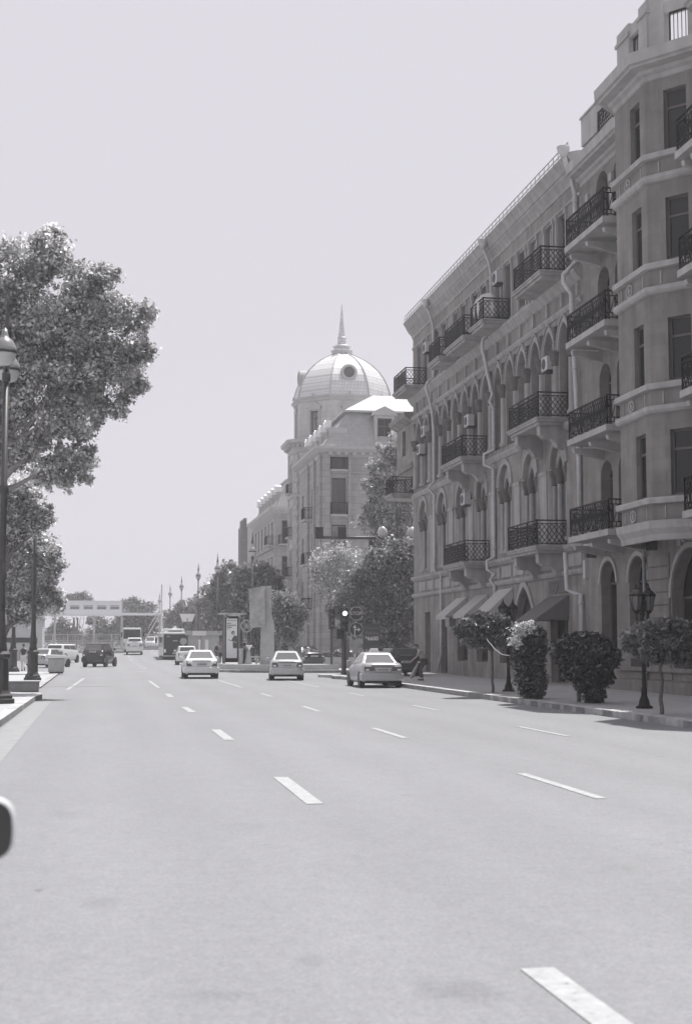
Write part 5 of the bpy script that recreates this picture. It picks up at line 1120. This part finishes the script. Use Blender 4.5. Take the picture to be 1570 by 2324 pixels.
def car(name,label,loc,rz,paint,L=4.4,Wd=1.72,H=1.45,cat='car',group=None,style='sedan',sign=False,tail='side',brake=False,mirr=True,gl=CGLASS):
    t=thing(name,label,cat,loc,rz,group); k=H/1.45; hw=Wd/2; l=L
    if style=='sedan': ST=[(0,.80,.36,.70),(.012,.90,.30,.92),(.05,.965,.24,1.0),(.12,.99,.21,1.02),(.25,1,.2,1.01),(.5,1,.2,.96),(.70,.995,.2,.93),(.78,.985,.2,.91),(.90,.955,.2,.84),(.97,.9,.24,.74),(1,.80,.32,.60)]; G=dict(rb=.17,rr=.30,fr=.56,fb=.735,wb=.90,wr=.66)
    elif style=='cab': ST=[(0,.78,.36,.72),(.015,.9,.3,.95),(.06,.97,.25,1.02),(.2,1,.22,1.04),(.5,1,.22,1.02),(.72,.98,.22,.98),(.80,.86,.24,.96),(.93,.76,.26,.90),(1,.66,.34,.66)]; G=dict(rb=.03,rr=.13,fr=.60,fb=.71,wb=.92,wr=.74)
    elif style=='box': ST=[(0,.92,.36,.92),(.01,.97,.3,1.02),(.05,1,.26,1.05),(.4,1,.24,1.02),(.72,.99,.24,.98),(.80,.96,.24,.94),(.97,.92,.28,.86),(1,.86,.34,.64)]; G=dict(rb=.02,rr=.07,fr=.60,fb=.70,wb=.93,wr=.80)
    else: ST=[(0,.94,.34,1.0),(.01,.98,.3,1.1),(.05,1,.24,1.12),(.4,1,.22,1.1),(.8,1,.22,1.08),(.9,.97,.22,.95),(.97,.93,.26,.8),(1,.85,.34,.62)]; G=dict(rb=.01,rr=.04,fr=.78,fb=.90,wb=.95,wr=.84)
    m=MB(); secs=[]
    for f_,w_,zb,zt in ST:
        y=-l/2+f_*l; w=w_*hw; zb*=k; zt*=k; zm=(zb+zt)/2
        half=[(w*.88,zb),(w*.975,zb+.07),(w,zb+(zt-zb)*.30),(w*1.0,zm+.05*k),(w*.965,zt-.16*k),(w*.93,zt-.04*k),(w*.86,zt)]
        pts=[(0,zb)]+half+[(w*.45,zt+.018),(0,zt+.025)]
        ring_=[(x,y,z) for x,z in pts]+[(-x,y,z) for x,z in pts[::-1][1:-1]]
        secs.append(ring_)
    loft(m,secs); m.build('body',paint,t,smooth=True)
    yr,yf=-l*.31,l*.33; r=.305*min(k,1.15)+.0; wheels(t,l,Wd,r,yr,yf)
    m=MB()
    for y in (yr,yf):
        for s_ in (-1,1): m.lathe([(r*1.17,-.02),(r*1.17,.012)],(s_*hw*.992,y,r*1.02),22,0,(s_,0,0))
    m.box(-hw*.85,hw*.85,-l*.46,l*.46,.19*k,.27*k); m.build('underbody',DARK,t)
    zb=lambda f_: np.interp(f_,[s[0] for s in ST],[s[3] for s in ST])*k
    yb=lambda f_: -l/2+f_*l
    g=MB(); rows=[]
    for q,(wq,zq) in enumerate(((0,0),(.5,.5),(1.,.86),(1.25,.965),(1.7,1.0))):
        a=min(q/2.,1); 
        if q<=2: e=q/2.; rbk=G['rb']+(G['rr']-G['rb'])*e**.9; fbk=G['fb']+(G['fr']-G['fb'])*e**.9; ww=(G['wb']+(G['wr']-G['wb'])*e)*hw; zr=zb(G['rb'])-.02; zf=zb(G['fb'])-.02; Z=lambda z0: z0+(H*.955-z0)*e; zR,zF=Z(zr),Z(zf)
        else: ee=(.03,.07)[q-3]; rbk=G['rr']+ee; fbk=G['fr']-ee; ww=(G['wr']-(.05,.16)[q-3])*hw; zR=zF=H*(.988,1.0)[q-3]
        c=.06 if q<=2 else .05
        y0,y1=yb(rbk),yb(fbk); rows.append([(-ww*.90,y0,zR),(ww*.90,y0,zR),(ww,y0+.10,zR+(zF-zR)*.06),(ww,(y0+y1)/2,(zR+zF)/2+.0),(ww,y1-.14,zF-(zF-zR)*.08),(ww*.86,y1,zF),(-ww*.86,y1,zF),(-ww,y1-.14,zF-(zF-zR)*.08),(-ww,(y0+y1)/2,(zR+zF)/2),(-ww,y0+.10,zR+(zF-zR)*.06)])
    loft(g,rows); g.build('cabin',paint,t,smooth=False,bevel=.02)
    def gp(i,j,u,v,off):
        A,B,C,D_=[Vector(p) for p in (rows[0][i],rows[0][j],rows[2][j],rows[2][i])]; p=A.lerp(B,u).lerp(D_.lerp(C,u),v); n=(B-A).cross(D_-A).normalized(); cen=Vector((0,(A.y+B.y)/2,A.z)); 
        if n.dot(p-Vector((0,0,H*.7)))<0: n=-n
        return p+n*off
    def pane(i,j,u0,u1,v0,v1,nm,mat_=None,sk0=0,sk1=0):
        b=MB(); N=6; M=4; vs=[]; 
        for a in range(M+1):
            v=v0+(v1-v0)*a/M
            for c in range(N+1):
                uu0=u0+sk0*(v-v0); uu1=u1-sk1*(v-v0); vs.append(gp(i,j,uu0+(uu1-uu0)*c/N,v,.012))
        b.add(vs,[(a*(N+1)+c,a*(N+1)+c+1,(a+1)*(N+1)+c+1,(a+1)*(N+1)+c) for a in range(M) for c in range(N)]); return b.build(nm,mat_ or gl,t,smooth=True)
    pane(0,1,.05,.95,.10,.93,'rear_window'); pane(5,6,.05,.95,.08,.93,'windscreen')
    for i,j in ((2,3),(3,4)): pane(i,j,.10 if i==2 else .03,.97 if i==2 else .93,.12,.90,'side_window',CGLASS if gl is CGLASS else gl)
    for i,j in ((7,8),(8,9)): pane(i,j,.07 if i==7 else .03,.97 if i==7 else .90,.12,.90,'side_window')
    yb0=-l/2; zl=.80*k
    # bumper, boot line, plate, lights
    m=MB(); n=9; out=[]
    for a in range(n+1):
        s_=-1+2*a/n; x=s_*hw*.965; yy=yb0-.045+.16*abs(s_)**4; out.append((x,yy))
    out=[(-hw*1.0,yb0+.45)]+out+[(hw*1.0,yb0+.45)]
    sweep(m,out,[(-.06,.30*k),(.02,.30*k),(.045,.36*k),(.05,.55*k),(.02,.60*k),(-.06,.60*k)],left=False); m.build('bumper',paint if style!='cab' else paint,t,smooth=False)
    m=MB(); m.box(-hw*.8,hw*.8,yb0+.03,yb0+.3,.24*k,.31*k); m.build('valance',DARK,t)
    lw=.30 if tail!='wide' else .44; ph=.10*k
    for s_ in (-1,1):
        m=MB(); x0=s_*hw*.90; x1=s_*(hw*.90-lw*(1 if style!='box' else .45)); zc=zl-.02*k; hh=.11*k if tail!='wide' else .085*k
        if tail=='tri': pts=[(x0,zc+.10),(x0*1.0,zc-.14),(x1,zc-.15),(x0-s_*.12,zc+.12)]
        else: pts=[(x0,zc+hh),(x0,zc-hh),(x1,zc-hh),(x1+s_*.05,zc+hh)]
        m.prism([(x,yb0+.06,z) for x,z in pts],(0,-.085,0)); tl=m.build('tail_light',TAILL,t,bevel=.012)
        m=MB(); xx=x0-s_*.12; m.box(xx-.07,xx+.07,yb0-.033,yb0-.02,zc-hh*.8,zc-hh*.15) if tail!='tri' else m.lathe([(.075,0),(.07,.02)],(x0-s_*.12,yb0-.022,zc+.05),12,0,(0,-1,0)); m.build('clear_lens',TAILW,tl)
    pz=.74*k if style!='cab' else .93*k
    m=MB(); m.box(-.27,.27,yb0-.045,yb0-.01,pz-.06,pz+.06); pl=m.build('number_plate',PLATE,t)
    m=MB()
    for a in range(7): m.box(-.22+a*.065,-.185+a*.065,yb0-.05,yb0-.0455,pz-.035,pz+.035)
    m.build('plate_characters',CHAR,pl)
    m=MB(); m.box(-hw*.55,hw*.55,yb0-.012,yb0+.05,.915*k,.93*k) if style=='sedan' else m.box(-.3,.3,yb0-.02,yb0+.03,1.08*k,1.1*k); m.build('boot_trim',paint if style=='sedan' else RIM,t)
    if mirr:
        for s_ in (-1,1):
            m=MB(); y=yb(G['fb'])-.25; z=zb(G['fb'])+.1; m.box(min(s_*hw*.98,s_*(hw+.17)),max(s_*hw*.98,s_*(hw+.17)),y,y+.1,z-.07,z+.08); m.build('wing_mirror',paint,t,bevel=.03)
    for s_ in (-1,1):
        for f_ in (.50,): 
            m=MB(); m.box(min(s_*hw*.985,s_*(hw+.02)),max(s_*hw*.985,s_*(hw+.02)),yb(f_)-.1,yb(f_)+.08,zb(f_)-.16,zb(f_)-.13); m.build('door_handle',paint,t)
    if sign:
        m=MB(); m.box(-.24,.24,-.18,.0,H-.01,H+.02); sg=m.build('roof_sign',SIGNW,t); m=MB(); m.prism([(-.19,-.17,H+.02),(.19,-.17,H+.02),(.15,-.17,H+.15),(-.15,-.17,H+.15)],(0,.14,0)); m.build('sign_box',SIGNW,sg,bevel=.01)
    return t
def on(x,y,z=0): p=pG(x,y,z); return (p.x,p.y,z)
p=pG(450,1541); car('white_sedan','white sedan with dark triangular tail lights, driving away in the middle lane','' or (5.24,76.6,0),R(-1),PW,4.5,1.75,1.47,tail='tri',gl=mat('car_glass_hazy',.17,.0,.06,spec=.3))
car('silver_sedan','silver sedan at the junction left of the traffic light','' or (9.28,72.4,0),R(-5.5),PS_,4.4,1.64,1.44,tail='side')
car('taxi','silver grey taxi with a small white roof sign, nearest car on the right','' or (11.42,60.0,0),R(-1),PT,4.5,1.72,1.45,tail='wide',sign=True,gl=mat('car_glass_reflecting',.15,.0,.05,spec=.3))
car('black_cab','tall black cab turning at the junction, left of the road','' or (.08,114.8,0),R(-14),PK,4.6,1.78,1.84,style='cab',tail='side',gl=CGLASS)
q=pD(424,1500,122); car('small_off_roader','small boxy white car partly hidden behind the white sedan','' or (q.x,q.y+1.5,0),0,PW,3.75,1.66,1.60,style='box')
car('silver_saloon','pale silver saloon behind the utility box on the left side of the junction','' or (-3.75,112,0),R(-24),PS_,4.7,1.78,1.44,tail='side')
q=pD(143,1490,136); car('white_estate','white high roofed car seen above the silver saloon on the left','' or (q.x,q.y,0),R(-20),PW,4.4,1.78,1.75,style='van')
q=pD(928,1520,70); car('parked_dark_car','dark hatchback parked beside the corner, behind the person with the pale roll','' or (15.3,74.0,.15),R(2),PG,4.1,1.70,1.42,style='box')
q=pD(690,1500,106); car('parked_dark_sedan','dark sedan parked under the small round tree behind the silver sedan','' or (q.x,q.y,.16),R(12),PG,4.3,1.72,1.45)
q=pD(306,1480,166); car('white_van','small white van with dark rear window in front of the white coach','' or (q.x,q.y+2.2,gz(168)),R(-1),PW,4.7,1.85,1.98,cat='van',style='van')
q=pD(344,1480,235); car('distant_white_truck','tiny white vehicle between the coach and the bus','' or (q.x,q.y,gz(235)),R(170),PW,4.6,1.8,2.0,cat='van',style='van')
def bus(name,label,loc,rz,L,Wd,H,pm,rear,cat):
    t=thing(name,label,cat,loc,rz); m=MB(); m.box(-Wd/2,Wd/2,-L/2,L/2,.32,H-.0); m.build('body',pm,t,bevel=.12)
    m=MB(); m.box(-Wd/2+.05,Wd/2-.05,-L/2-.02,-L/2+.03,.45 if rear=='dark' else H*.55,H-.22); rp=m.build('rear_panel' if rear=='dark' else 'rear_window',DARK if rear=='dark' else GLASS,t,bevel=.01)
    for s_ in (-1,1):
        m=MB(); m.box(s_*(Wd/2+.01)-.01,s_*(Wd/2+.01)+.01,-L/2+.4,L/2-.3,H*.45,H*.82); m.build('side_window',GLASS,t)
        m=MB(); m.box(s_*Wd*.42-.1,s_*Wd*.42+.1,-L/2-.045,-L/2-.021,.75,1.1); m.build('tail_light',TAILL if rear!='dark' else TAILW,t)
        m=MB(); m.bar((s_*Wd/2,L/2-.3,H-.5),(s_*(Wd/2+.3),L/2,H-.55),.04); m.box(s_*(Wd/2+.3)-.1,s_*(Wd/2+.3)+.1,L/2-.05,L/2+.05,H-1.1,H-.5); m.build('wing_mirror',DARK,t)
    wheels(t,L,Wd,.46,-L*.3,L*.32,.3)
    m=MB(); m.box(-Wd*.46,Wd*.46,-L/2+.1,L/2-.2,.2,.4); m.build('underbody',DARK,t)
    m=MB(); m.box(-.26,.26,-L/2-.05,-L/2-.022,.62,.74); m.build('number_plate',PLATE,t)
    return t
bt_=bus('city_bus','dark backed city bus with white roof units, ahead of the white cars','' or (7.75,156.0,gz(151)),0,11,2.5,2.86,PW,'dark','bus')
m=MB(); m.box(-.95,.95,-4.9,-2.0,2.86,3.22); m.box(-.75,.75,-5.2,-4.9,2.86,3.1); ru=m.build('roof_unit',PW,bt_,bevel=.08); m=MB()
for k in range(6): m.box(-.7,.7,-5.215,-5.2,2.9+.03*k,2.912+.03*k)
m.box(-.7,.7,-4.925,-4.9,3.0,3.1); m.build('grille',DARK,ru)
m=MB(); m.box(-.25,.25,-5.545,-5.521,1.9,2.0); m.box(-.9,-.5,-5.545,-5.521,2.35,2.42); m.build('rear_lettering',ACW,bt_)
q=pD(301,1480,176); bus('white_coach','white coach with a wide dark rear window, behind the small white van','' or (q.x,q.y+3.2,gz(180)),R(-2),6.9,2.15,2.95,PW,'win','coach')
# the photographer's neighbour car, only its mirror and flank reach into the frame
t=thing('near_white_car','blurred white car at the left edge, only its door mirror reaching into the photo','car',(-1.22,4.75,0),R(4.5))
m=MB(); secs=[]
for f_,w_,zb_,zt in ((0,.84,.36,.8),(.03,.95,.3,.98),(.12,1,.22,1.03),(.5,1,.2,1.0),(.75,.99,.2,.95),(.92,.95,.2,.85),(1,.82,.32,.62)):
    y=-3.2+f_*4.4; w=w_*.85; pts=[(0,zb_),(w*.9,zb_),(w,zb_+.15),(w*1.0,.62),(w*.97,zt-.1),(w*.9,zt),(0,zt+.03)]; secs.append([(x,y,z) for x,z in pts]+[(-x,y,z) for x,z in pts[::-1][1:-1]])
loft(m,secs); m.build('body',PW,t,smooth=True)
m=MB(); loft(m,[[(-.76,-2.3,.99),(.76,-2.3,.99),(.76,.0,.95),(-.76,.0,.95)],[(-.56,-1.7,1.43),(.56,-1.7,1.43),(.56,-.8,1.43),(-.56,-.8,1.43)]]); m.build('cabin',PW,t,bevel=.05)
m=MB(); m.add([(.775,-2.0,1.02),(.775,-.25,1.0),(.585,-.85,1.40),(.585,-1.65,1.40)],[(0,1,2,3)]); m.build('side_window',GLASS,t)
m=MB(); m.add([(-.68,-.0,1.0),(.68,0.0,1.0),(.5,-.72,1.41),(-.5,-.72,1.41)],[(0,1,2,3)]); m.build('windscreen',GLASS,t)
wheels(t,4.4,1.7,.31,-2.3,.35)
mm=MB(); NY=8
def sup(cx,cz,hw_,hh_,y,n=24,e=3.2):
    return [(cx+hw_*(abs(math.cos(a))**(2/e))*(1 if math.cos(a)>=0 else -1),y,cz+hh_*(abs(math.sin(a))**(2/e))*(1 if math.sin(a)>=0 else -1)) for a in [2*PI*k/n for k in range(n)]]
mx_,mz=.851,1.208
loft(mm,[sup(mx_,mz,.112,.100,-.02),sup(mx_,mz,.117,.104,0.0),sup(mx_,mz,.113,.100,.05),sup(mx_,mz,.10,.085,.11),sup(mx_,mz,.05,.05,.15)])
mi_=mm.build('wing_mirror',PW,t,smooth=True); m=MB(); m.add(sup(mx_-.001,mz-.003,.106,.095,-.0225),[tuple(range(24))]); m.build('mirror_glass',mat('mirror_glass',.045,.03,.25,spec=.6),mi_)
m=MB(); m.bar((.74,.04,1.05),(.84,.05,1.09),.06,.05); m.build('mirror_arm',DARK,mi_)
# ================================================================== PEOPLE
def skin_obj(name,chains,mats,parent,sub=1,root=0):
    """chains: list of (points, radii); first point of later chains may equal an existing one and is welded"""
    me=bpy.data.meshes.new(name); V=[];E=[];RR=[];idx={}
    def vid(p,r):
        k=tuple(round(c,4) for c in p)
        if k not in idx: idx[k]=len(V); V.append(k); RR.append(r)
        return idx[k]
    for pts,rs in chains:
        ids=[vid(p,r) for p,r in zip(pts,rs)]
        for a,b in zip(ids[:-1],ids[1:]): E.append((a,b))
    me.from_pydata(V,E,[]); me.materials.append(mats)
    ob=bpy.data.objects.new(name,me); COL.objects.link(ob); ob.parent=parent
    md=ob.modifiers.new('skin','SKIN'); md.use_smooth_shade=True
    if not me.skin_vertices: 
        bpy.context.view_layer.objects.active=ob
    sv=me.skin_vertices[0].data
    for i,r in enumerate(RR): sv[i].radius=(r,r) if not isinstance(r,tuple) else r
    sv[0].use_root=True
    s=ob.modifiers.new('sub','SUBSURF'); s.levels=sub; s.render_levels=sub
    return ob
def person(label,loc,rz,J,shirt,trousers,skirt=False,hair='short',sleeve='short',group=None,tuck=False,veil=False):
    """J: joints in metres, local, facing +Y. keys pel,chest,neck,head,(l/r)sh,el,wr,hip,kn,an"""
    t=thing('person',label,'person',loc,rz,group)
    v=lambda k:Vector(J[k]); pel,ch,nk,hd=v('pel'),v('chest'),v('neck'),v('head')
    mid=pel.lerp(ch,.5); up=(hd-nk).normalized()
    chains=[([pel,mid,ch,nk,nk.lerp(hd,.45)],[.13,.12,.135,.052,.058])]
    fdir=Vector(J.get('face',(0,1,0))).normalized()
    for s in 'lr':
        sh,el,wr=v(s+'sh'),v(s+'el'),v(s+'wr'); hp,kn,an=v(s+'hip'),v(s+'kn'),v(s+'an')
        chains.append(([ch,sh,sh.lerp(el,.5),el,el.lerp(wr,.5),wr],[.135,.058,.046,.038,.034,.024]))
        d=(wr-el).normalized(); side=d.cross(Vector((0,1,0))); side=side.normalized() if side.length>.1 else Vector((1,0,0)); pm=wr+d*.055
        chains.append(([wr,pm],[.024,.030]))
        for k,(o,Lf) in enumerate(((-.028,.066),(-.010,.078),(.010,.074),(.028,.058))):
            b=pm+side*o+d*.025; chains.append(([pm,b,b+d*Lf*.5+fdir*.006,b+d*Lf+fdir*.02],[.030,.0095,.0085,.007]))
        th=wr+d*.02; q=th+side*.035*(1 if s=='l' else -1)+d*.02; chains.append(([wr,q,q+d*.035+fdir*.01],[.024,.011,.009]))
        chains.append(([pel,hp,hp.lerp(kn,.5),kn,kn.lerp(an,.45),an],[.13,.092,.078,.056,.052,.036]))
        toe=an+Vector(J.get(s+'toe',(0,.16,-.05))); chains.append(([an,toe],[.036,.03]))
    skin_obj('body',chains,SKIN,t,1)
    # head as its own shaped surface joined to the neck
    h=MB(); rx,ry,rz_=.077,.098,.118; fd=fdir; rt=fd.cross(Vector((0,0,1))).normalized(); upv=rt.cross(fd)
    def hp_(a,b,k=1): return hd+rt*(rx*k*math.cos(b)*math.cos(a))+fd*(ry*k*math.cos(b)*math.sin(a))+upv*(rz_*k*math.sin(b))
    vs=[];fs=[];n=14;mr=9
    for i in range(mr+1):
        b=-PI/2+PI*i/mr
        for j in range(n):
            a=2*PI*j/n; kk=1.0
            if b<0: kk=1-.16*abs(math.sin(b))*(1 if abs(math.cos(a))>.3 else .4)
            vs.append(hp_(a,b,kk))
    fs=[(i*n+j,i*n+(j+1)%n,(i+1)*n+(j+1)%n,(i+1)*n+j) for i in range(mr) for j in range(n)]
    h.add(vs,fs); h.lathe([(.016,0),(.014,.02),(.003,.03)],hp_(PI/2,-.05,.97),6,0,fd)
    for s_ in (-1,1): h.lathe([(.03,-.01),(.03,.01),(.015,.014)],hp_(PI/2-s_*PI/2,0,1.0),8,0,rt*s_)
    ho=h.build('head',SKIN,t,smooth=True)
    e=MB()
    for s_ in (-1,1): e.lathe([(.012,0),(.008,.004)],hp_(PI/2+s_*.42,.06,1.0),6,0,fd)
    e.prism([hp_(PI/2+.3,-.5,1.0),hp_(PI/2-.3,-.5,1.0),hp_(PI/2-.25,-.58,.99),hp_(PI/2+.25,-.58,.99)],fd*.004); e.build('face_features',HAIR,ho)
    hh=MB(); vs=[]; 
    for i in range(7):
        b=-.25+(PI/2+.25)*i/6
        for j in range(n):
            a=2*PI*j/n; front=math.sin(a); bb=b
            if front>.2: bb=max(b,.55)
            if hair=='long' and front<.1: bb=b if i else -1.2
            vs.append(hp_(a,bb,1.10 if not veil else 1.2))
    hh.add(vs,[(i*n+j,i*n+(j+1)%n,(i+1)*n+(j+1)%n,(i+1)*n+j) for i in range(6) for j in range(n)]); hh.build('hair',HAIR if not veil else CLD,t,smooth=True)
    # shirt
    c=[([pel+Vector((0,0,.02)),mid,ch,nk-up*.045],[.150,.140,.152,.07])]
    for s in 'lr':
        sh,el,wr=v(s+'sh'),v(s+'el'),v(s+'wr')
        if sleeve=='none': c.append(([ch,sh],[.152,.066]))
        elif sleeve=='short': c.append(([ch,sh,sh.lerp(el,.6)],[.152,.072,.062]))
        else: c.append(([ch,sh,el,wr.lerp(el,.1)],[.152,.072,.056,.042]))
    skin_obj('shirt',c,shirt,t,1)
    c=[]; b0=pel+Vector((0,0,-.01))
    if skirt:
        k=MB(); k.lathe([(.16,pel.z+.05),(.20,pel.z-.1),(.24,.5),(.27,.08)],(pel.x,pel.y,0),14); k.build('skirt',trousers,t,smooth=True)
    else:
        for s in 'lr':
            hp,kn,an=v(s+'hip'),v(s+'kn'),v(s+'an'); c.append(([b0,hp,hp.lerp(kn,.5),kn,an.lerp(kn,.08)],[.152,.108,.096,.074,.062]))
        skin_obj('trousers',c,trousers,t,1)
    for s in 'lr':
        an=v(s+'an'); toe=an+Vector(J.get(s+'toe',(0,.16,-.05))); m=MB(); m.tube([an+Vector((0,-.05,-.05)),an+Vector((0,.02,-.045)),toe+Vector((0,0,-.01))],[.042,.05,.036],8); m.build('shoe',SHOE,t,smooth=True)
    return t
STAND=dict(pel=(0,0,.95),chest=(0,0,1.30),neck=(0,0,1.46),head=(0,.02,1.62),lsh=(-.19,0,1.40),lel=(-.24,-.02,1.12),lwr=(-.25,.04,.88),rsh=(.19,0,1.40),rel=(.24,-.02,1.12),rwr=(.25,.04,.88),
 lhip=(-.095,0,.90),lkn=(-.11,.01,.50),lan=(-.12,0,.09),rhip=(.095,0,.90),rkn=(.11,.01,.50),ran=(.12,0,.09))
J=dict(STAND); J.update(lkn=(-.10,.06,.5),lan=(-.10,.13,.09),rkn=(.10,.02,.50),ran=(.12,-.22,.16),rtoe=(0,.1,-.1),lwr=(-.27,.08,.9),rel=(.27,-.02,1.13),rwr=(.29,-.02,.88))
q=pG(52,1524,.06); person('person seen from behind walking away in white trousers and a dark sleeveless vest',(-4.75,94.5,.06),R(-8),J,CLD,CLW,sleeve='none',group=None)
# stooping person beside the parked dark car
J=dict(pel=(0,-.10,.90),chest=(0,.10,1.24),neck=(0,.19,1.39),head=(0,.27,1.52),face=(0,.75,-.66),lsh=(-.19,.12,1.33),lel=(-.22,.25,1.06),lwr=(-.08,.42,.93),rsh=(.19,.12,1.33),rel=(.22,.22,1.05),rwr=(.10,.40,.90),
 lhip=(-.1,-.1,.86),lkn=(-.13,.08,.49),lan=(-.15,-.02,.09),rhip=(.1,-.1,.86),rkn=(.13,.10,.49),ran=(.16,.05,.09))
q=person('dark haired person in a light shirt stooping over a pale roll beside the parked car',(14.32,63.6,.15),R(78),J,mat('light_shirt',.34,.02,.9,var=.2,scale=8),CLD,sleeve='short')
t=thing('folded_parasol','long pale rolled canvas held slanting to the ground by the stooping person','parasol',(13.72,63.4,.15)); m=MB(); a=pD(949,1504,64.3); c=pD(932,1541,64.3)
m.tube([a,a.lerp(c,.15),a.lerp(c,.5),a.lerp(c,.85),c],[.015,.045,.075,.10,.02],8); m.build('canvas',mat('parasol_canvas',.34,.0,.9,var=.25,scale=9),t,smooth=True,world=True); m=MB(); m.tube([a,a+(a-c).normalized()*.12],.015,6); m.build('handle',WOOD,t,world=True)
J=dict(STAND); J.update(lel=(-.22,.06,1.14),lwr=(-.05,.24,1.12),rel=(.22,.06,1.14),rwr=(.08,.25,1.16))
a=pD(555,1500,96.4); person('woman in a long dark dress standing behind the planter, left of the concrete pylon',(a.x,a.y,.44),R(170),J,CLD,CLD,skirt=True,hair='long',sleeve='long')
a=pD(503,1500,100); person('person in dark clothes standing left of the bus shelter, nearer the poster',(a.x,a.y,.2),R(150),STAND,CLG,CLD)
a=pD(495,1500,103); person('person in dark clothes waiting left of the bus shelter, farther from the poster',(a.x,a.y,.2),R(200),STAND,CLD,CLJ,sleeve='long')
a=pD(697,1480,104.5)
# ================================================================== HAZE, LIGHT, CAMERA
hz_=MB(); hz_.box(-60,64,-20,420,-1.2,38.5)
m=bpy.data.materials.new('haze'); m.use_nodes=True; nt=m.node_tree; nt.nodes.clear(); out=nt.nodes.new('ShaderNodeOutputMaterial'); pv=nt.nodes.new('ShaderNodeVolumePrincipled')
pv.inputs['Color'].default_value=(.95,.945,.97,1); pv.inputs['Density'].default_value=.0008; pv.inputs['Anisotropy'].default_value=.2; nt.links.new(pv.outputs[0],out.inputs['Volume'])
HAZE=True
if HAZE: tag(hz_.build('haze',m),'pale summer haze softening the far end of the avenue','haze',kind='stuff')
SKYMIN=4.1
SUN=Vector((.245,.28,1)).normalized(); el=math.asin(SUN.z); az=math.atan2(SUN.x,SUN.y)
w=bpy.data.worlds.new('World'); scn.world=w; w.use_nodes=True; nt=w.node_tree; N=nt.nodes; bg=N['Background']
sk=N.new('ShaderNodeTexSky'); sk.sky_type='NISHITA'; sk.sun_disc=False; sk.sun_elevation=el; sk.sun_rotation=az; sk.air_density=1.0; sk.dust_density=3.0; sk.ozone_density=1
bw=N.new('ShaderNodeRGBToBW'); nt.links.new(sk.outputs[0],bw.inputs[0])
pw_=N.new('ShaderNodeMath'); pw_.operation='POWER'; pw_.inputs[1].default_value=.45; mxs=N.new('ShaderNodeMath'); mxs.operation='MAXIMUM'; mxs.inputs[1].default_value=SKYMIN; nt.links.new(bw.outputs[0],mxs.inputs[0]); nt.links.new(mxs.outputs[0],pw_.inputs[0])
sc=N.new('ShaderNodeVectorMath'); sc.operation='SCALE'; sc.inputs[0].default_value=(1.84,1.79,1.95); nt.links.new(pw_.outputs[0],sc.inputs['Scale']); nt.links.new(sc.outputs[0],bg.inputs['Color'])
bg.inputs['Strength'].default_value=.12
sl=bpy.data.lights.new('sun','SUN'); sl.energy=3.5; sl.angle=R(.55); sl.color=(1,.985,.965); so=bpy.data.objects.new('sun',sl); COL.objects.link(so); so.rotation_euler=SUN.to_track_quat('Z','Y').to_euler(); so.location=(30,10,60)
cam=bpy.data.cameras.new('camera'); co=bpy.data.objects.new('camera',cam); COL.objects.link(co); scn.camera=co
cam.sensor_fit='HORIZONTAL'; cam.sensor_width=24; cam.lens=24*CF/1570; cam.clip_end=2000; cam.clip_start=.05
co.location=(0,0,CH); co.rotation_euler=(PI/2+TH,0,-PS)
cam.dof.use_dof=True; cam.dof.focus_distance=62; cam.dof.aperture_fstop=2.8
scn.render.engine='CYCLES'; scn.view_settings.view_transform='Standard'; scn.view_settings.look='None'; scn.view_settings.exposure=0.78; scn.view_settings.gamma=1
scn.cycles.volume_step_rate=4; scn.cycles.volume_max_steps=64
